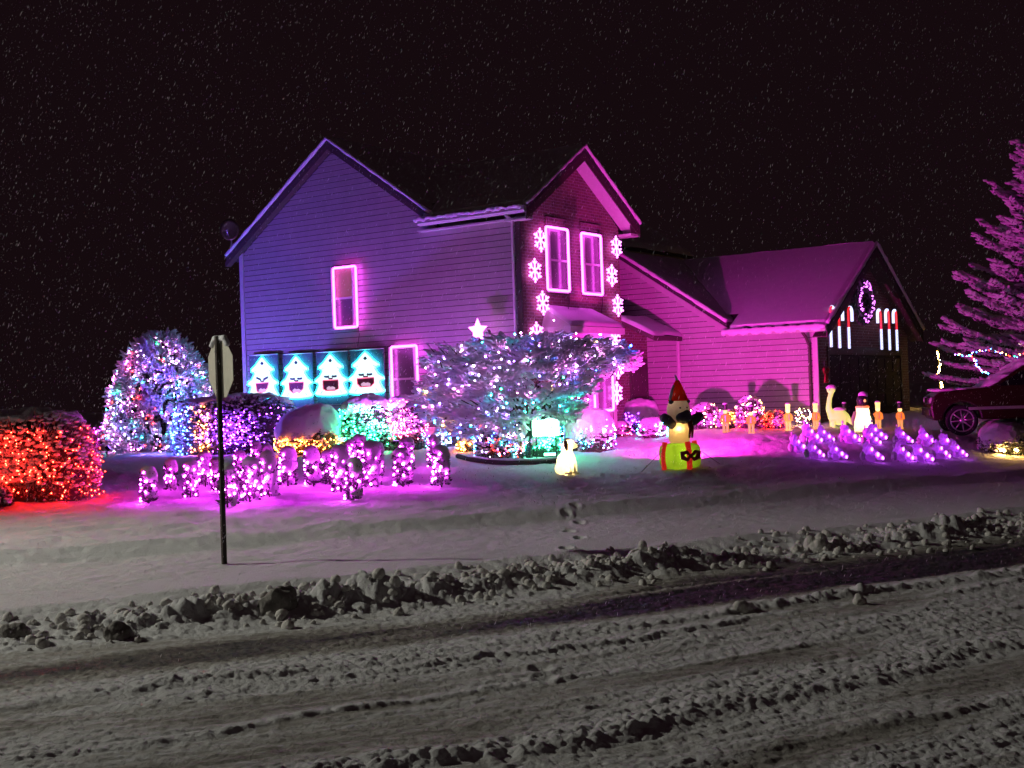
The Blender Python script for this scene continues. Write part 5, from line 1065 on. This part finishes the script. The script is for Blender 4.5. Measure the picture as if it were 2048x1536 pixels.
# ================================================================== CAR
def car():
    b = G(1916, 871); b[2] += .02; t = thing('parked_car', 'dark red parked car with snow on the hood and roof at the right edge', 'car', b, math.pi-.22)
    # local x forward (towards the left of the picture), z up; front wheel at x = 0
    PAINT = mat('dark_red_paint', (.026, .002, .0025), .35, noise=.15, spec=.6); RUB = mat('tyre_rubber', (.015, .015, .016), .8); RIM = mat('alloy_rim', (.75, .74, .72), .3, metal=.8)
    Pf = [(.66, .42), (.69, .70), (.62, .92), (.45, 1.02), (-.62, 1.10), (-1.45, 1.62), (-1.7, 1.70), (-3.3, 1.68), (-3.75, 1.15), (-4.0, 1.05), (-4.02, .55), (-3.9, .36), (.6, .36)]
    arch = lambda cx: [(cx+.42*math.cos(a), .36+.42*math.sin(a)) for a in np.linspace(math.pi, 0, 9)]
    out = Pf[:-2]+[(-3.9, .36)]+[(x, z) for x, z in arch(-2.85)]+[(x, z) for x, z in arch(0)]+[(.6, .36)]
    m = MB(); m.prism_xz(out[::-1], -.90, .90); bd = m.build('body', PAINT, t, bevel=.05)
    for s2 in (-1, 1):
        yy = s2*.903
        MB().prism_xz([(-.78, 1.12), (-1.50, 1.55), (-1.95, 1.60), (-1.95, 1.12)], yy, yy+s2*.006).build('window', mat('car_glass', (.01, .01, .012), .1), t); MB().prism_xz([(-2.05, 1.12), (-2.05, 1.60), (-3.2, 1.58), (-3.5, 1.14)], yy, yy+s2*.006).build('window', bpy.data.materials['car_glass'], t)
        MB().box((-1.3, s2*.912, .62), (2.3, .02, .07)).build('side_moulding', RIM, t, bevel=.006); MB().box((-1.75, s2*.915, 1.0), (.2, .025, .035)).build('door_handle', RIM, t, bevel=.005)
        for cx in (0, -2.85):
            w_ = bpy.data.objects.new('wheel', None); COL.objects.link(w_); w_.parent = t; w_.location = (cx, s2*.80, .35); w_.rotation_euler = (math.pi/2*(1 if s2 < 0 else -1), 0, 0)
            MB().lathe([(.22, -.1), (.33, -.1), (.36, -.05), (.36, .07), (.33, .11), (.27, .115), (.255, .09)], 28).build('tyre', RUB, w_, smooth=True)
            r_ = MB().tube([(.255*math.cos(q), .255*math.sin(q), .10) for q in np.linspace(0, 6.283, 29)[:-1]], .018, 6, closed=True)
            for k in range(8):
                a = k*math.pi/4; r_.tube([(.04*math.cos(a), .04*math.sin(a), .10), (.25*math.cos(a+.1), .25*math.sin(a+.1), .105)], [.022, .014], 5)
            r_.lathe([(.06, .07), (.06, .115), (.03, .125)], 12); r_.build('rim', RIM, w_, smooth=True)
        MB().ico((.62, s2*.66, .82), (.08, .18, .09), 2).build('headlight', mat('headlight_lens', (.5, .5, .5), .15), t, smooth=True)
    MB().box((.68, 0, .55), (.09, 1.7, .2)).build('bumper', BLACKM, t, bevel=.03); MB().box((.67, 0, .8), (.05, .8, .16)).build('grille', BLACKM, t, bevel=.02)
    m = MB()
    for k in range(60): m.ico((RNG.uniform(-.55, .48), RNG.uniform(-.75, .75), 1.06), (.2, .2, .05), 2)
    for k in range(50):
        f = RNG.uniform(0, 1); m.ico((-.62-.83*f, RNG.uniform(-.72, .72), 1.11+.52*f), (.18, .2, .06), 2)
    for k in range(70): m.ico((RNG.uniform(-3.2, -1.5), RNG.uniform(-.7, .7), 1.71), (.22, .22, .07), 2)
    blob('car_snow', m, SNOW, t, .04, 3)
car()
# ================================================================== SNOW CLODS AND FALLING SNOW
def clod(px, py, wp, hp, label, material=SNOW):
    b = G(px, py); s_ = mpp(b[1]); A = wp*s_/2; H = hp*s_; m = MB()
    for k in range(16):
        a = RNG.uniform(0, 6.283); r = RNG.uniform(0, .6); sz = RNG.uniform(.22, .5); m.ico((A*r*math.cos(a), A*r*math.sin(a)*.8, H*RNG.uniform(.15, .72)*(1-.45*r)), (A*sz, A*sz*.9, H*sz*.85), 2, .05)
    m.ico((0, 0, H*.25), (A*.85, A*.7, H*.5), 2, .06)
    t = thing('snow_clod', label, 'snow clod', b, 0, 'large snow clods along the plough bank'); blob('clod', m, material, t, max(.012, A*.07), 2)
DIRT_SHADE = mat('dirt_and_shade_snow', (.34, .32, .30), .85, col2=(.16, .15, .14), nscale=14, bump=.8, bscale=30)  # real dirt, and on the tall mid-bank clod the sign shadow as colour
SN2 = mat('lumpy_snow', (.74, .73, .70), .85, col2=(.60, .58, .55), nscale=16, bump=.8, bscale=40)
for q in ((556, 1236, 100, 76, 'largest dirty grey snow clod on the bank right of the sign post', DIRT_SHADE), (1277, 1146, 54, 48, 'tall snow clod coloured dark as the sign shadow at the middle of the bank', DIRT_SHADE), (1222, 1156, 60, 34, 'low dark snow clod left of the tall dark one', DIRT_SHADE), (892, 1192, 62, 46, 'pale pointed snow clod on the bank in front of the footprints', SN2),
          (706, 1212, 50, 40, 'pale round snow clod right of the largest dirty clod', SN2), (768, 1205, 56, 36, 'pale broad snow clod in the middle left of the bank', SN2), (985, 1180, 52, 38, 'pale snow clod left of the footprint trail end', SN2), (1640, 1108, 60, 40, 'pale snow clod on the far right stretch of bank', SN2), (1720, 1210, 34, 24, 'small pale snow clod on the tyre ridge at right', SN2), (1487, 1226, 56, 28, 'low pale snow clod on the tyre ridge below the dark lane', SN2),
          (30, 1282, 70, 44, 'dark snow clod on the bank at the left edge', DIRT_SHADE), (236, 1284, 60, 40, 'dark snow clod on the bank below the left lawn', DIRT_SHADE)): clod(*q)
m = MB(); n = 1500; d_ = RNG.normal(-.15, .42, n); al = RNG.uniform(0, 1, n)
K0 = KERB[2:9]; seg = np.cumsum(np.r_[0, np.hypot(*np.diff(K0, axis=0).T)]); q = al*seg[-1]; X = np.interp(q, seg, K0[:, 0]); Y = np.interp(q, seg, K0[:, 1]); tx = np.gradient(X); 
P = np.stack([X-.47*d_, Y+.88*d_], 1); zz, _, _ = ground_detail(P[:, 0], P[:, 1]); S = RNG.uniform(.02, .075, n)*RNG.uniform(.5, 1.2, n)
V0, F0 = ICO2; V0 = V0*(1+.07*RNG.normal(size=(len(V0), 1)))
V, Fc = scatter((V0, F0), np.stack([P[:, 0], P[:, 1], zz+S*.2], 1), dirs(n), np.stack([S, S*.85, S*.8], 1)); sb_ = MB().add(V, Fc).build('snow_bank_crumbs', SN2, None, smooth=True); tag(sb_, 'crumbled pale snow lumps strewn along the plough bank', 'snow', kind='stuff')
FLK = bpy.data.materials.new('snowflake_ice'); FLK.use_nodes = True; _t = FLK.node_tree
_tr = _t.nodes.new('ShaderNodeBsdfTranslucent'); _tr.inputs[0].default_value = (.9, .9, .92, 1); _di = _t.nodes.new('ShaderNodeBsdfDiffuse'); _di.inputs[0].default_value = (.9, .9, .92, 1)
_mx = _t.nodes.new('ShaderNodeMixShader'); _t.links.new(_di.outputs[0], _mx.inputs[1]); _t.links.new(_tr.outputs[0], _mx.inputs[2]); _t.links.new(_mx.outputs[0], _t.nodes['Material Output'].inputs[0])
n = 80000; dist = RNG.uniform(9, 36, n); ax_ = RNG.uniform(-.47, .47, n); P = np.stack([ax_*dist, dist, EYE+RNG.uniform(-.34, .36, n)*dist], 1); P = P[(P[:, 2] > .2)]
gz = zbase(P[:, 0], P[:, 1], sdist(P[:, 0], P[:, 1])); P = P[P[:, 2] > gz+.1]; lx = (P-CH)@VH; ly = (P-CH)@UH; P = P[~((lx > -.6) & (ly > -5.5))]; n = len(P)
S = .0009+.0016*RNG.random(n)**3; D = np.tile([.38, .1, 1.], (n, 1))+RNG.normal(size=(n, 3))*.10
V, Fc = scatter(OCT, P, D, np.stack([S, S, S*8.0], 1)); sf = MB().add(V, Fc).build('falling_snow', FLK); tag(sf, 'falling snowflakes filling the night air', 'snowfall', kind='stuff')

# ---- grass tips poking through the thin snow of the lawn
n = 2400; P = np.stack([RNG.uniform(-3, 9, n), RNG.uniform(19, 29, n)], 1); d_ = sdist(P[:, 0], P[:, 1]); k = (d_ > 5.6) & (d_ < 11) & (fbm(P[:, 0]*1.3, P[:, 1]*1.3, 123) > .46); P = P[k]; zz, _, _ = ground_detail(P[:, 0], P[:, 1]); n = len(P)
V, Fc = scatter(LEAF, np.stack([P[:, 0], P[:, 1], zz-.01], 1), np.tile([0, 0, 1.], (n, 1))+RNG.normal(size=(n, 3))*.5, np.stack([np.full(n, .02), np.full(n, .02), RNG.uniform(.02, .05, n)], 1))
gr = MB().add(V, Fc).build('grass_tips', mat('winter_grass', (.22, .20, .14), .8, noise=.4)); tag(gr, 'dark grass tips poking through thin lawn snow', 'grass', kind='stuff')
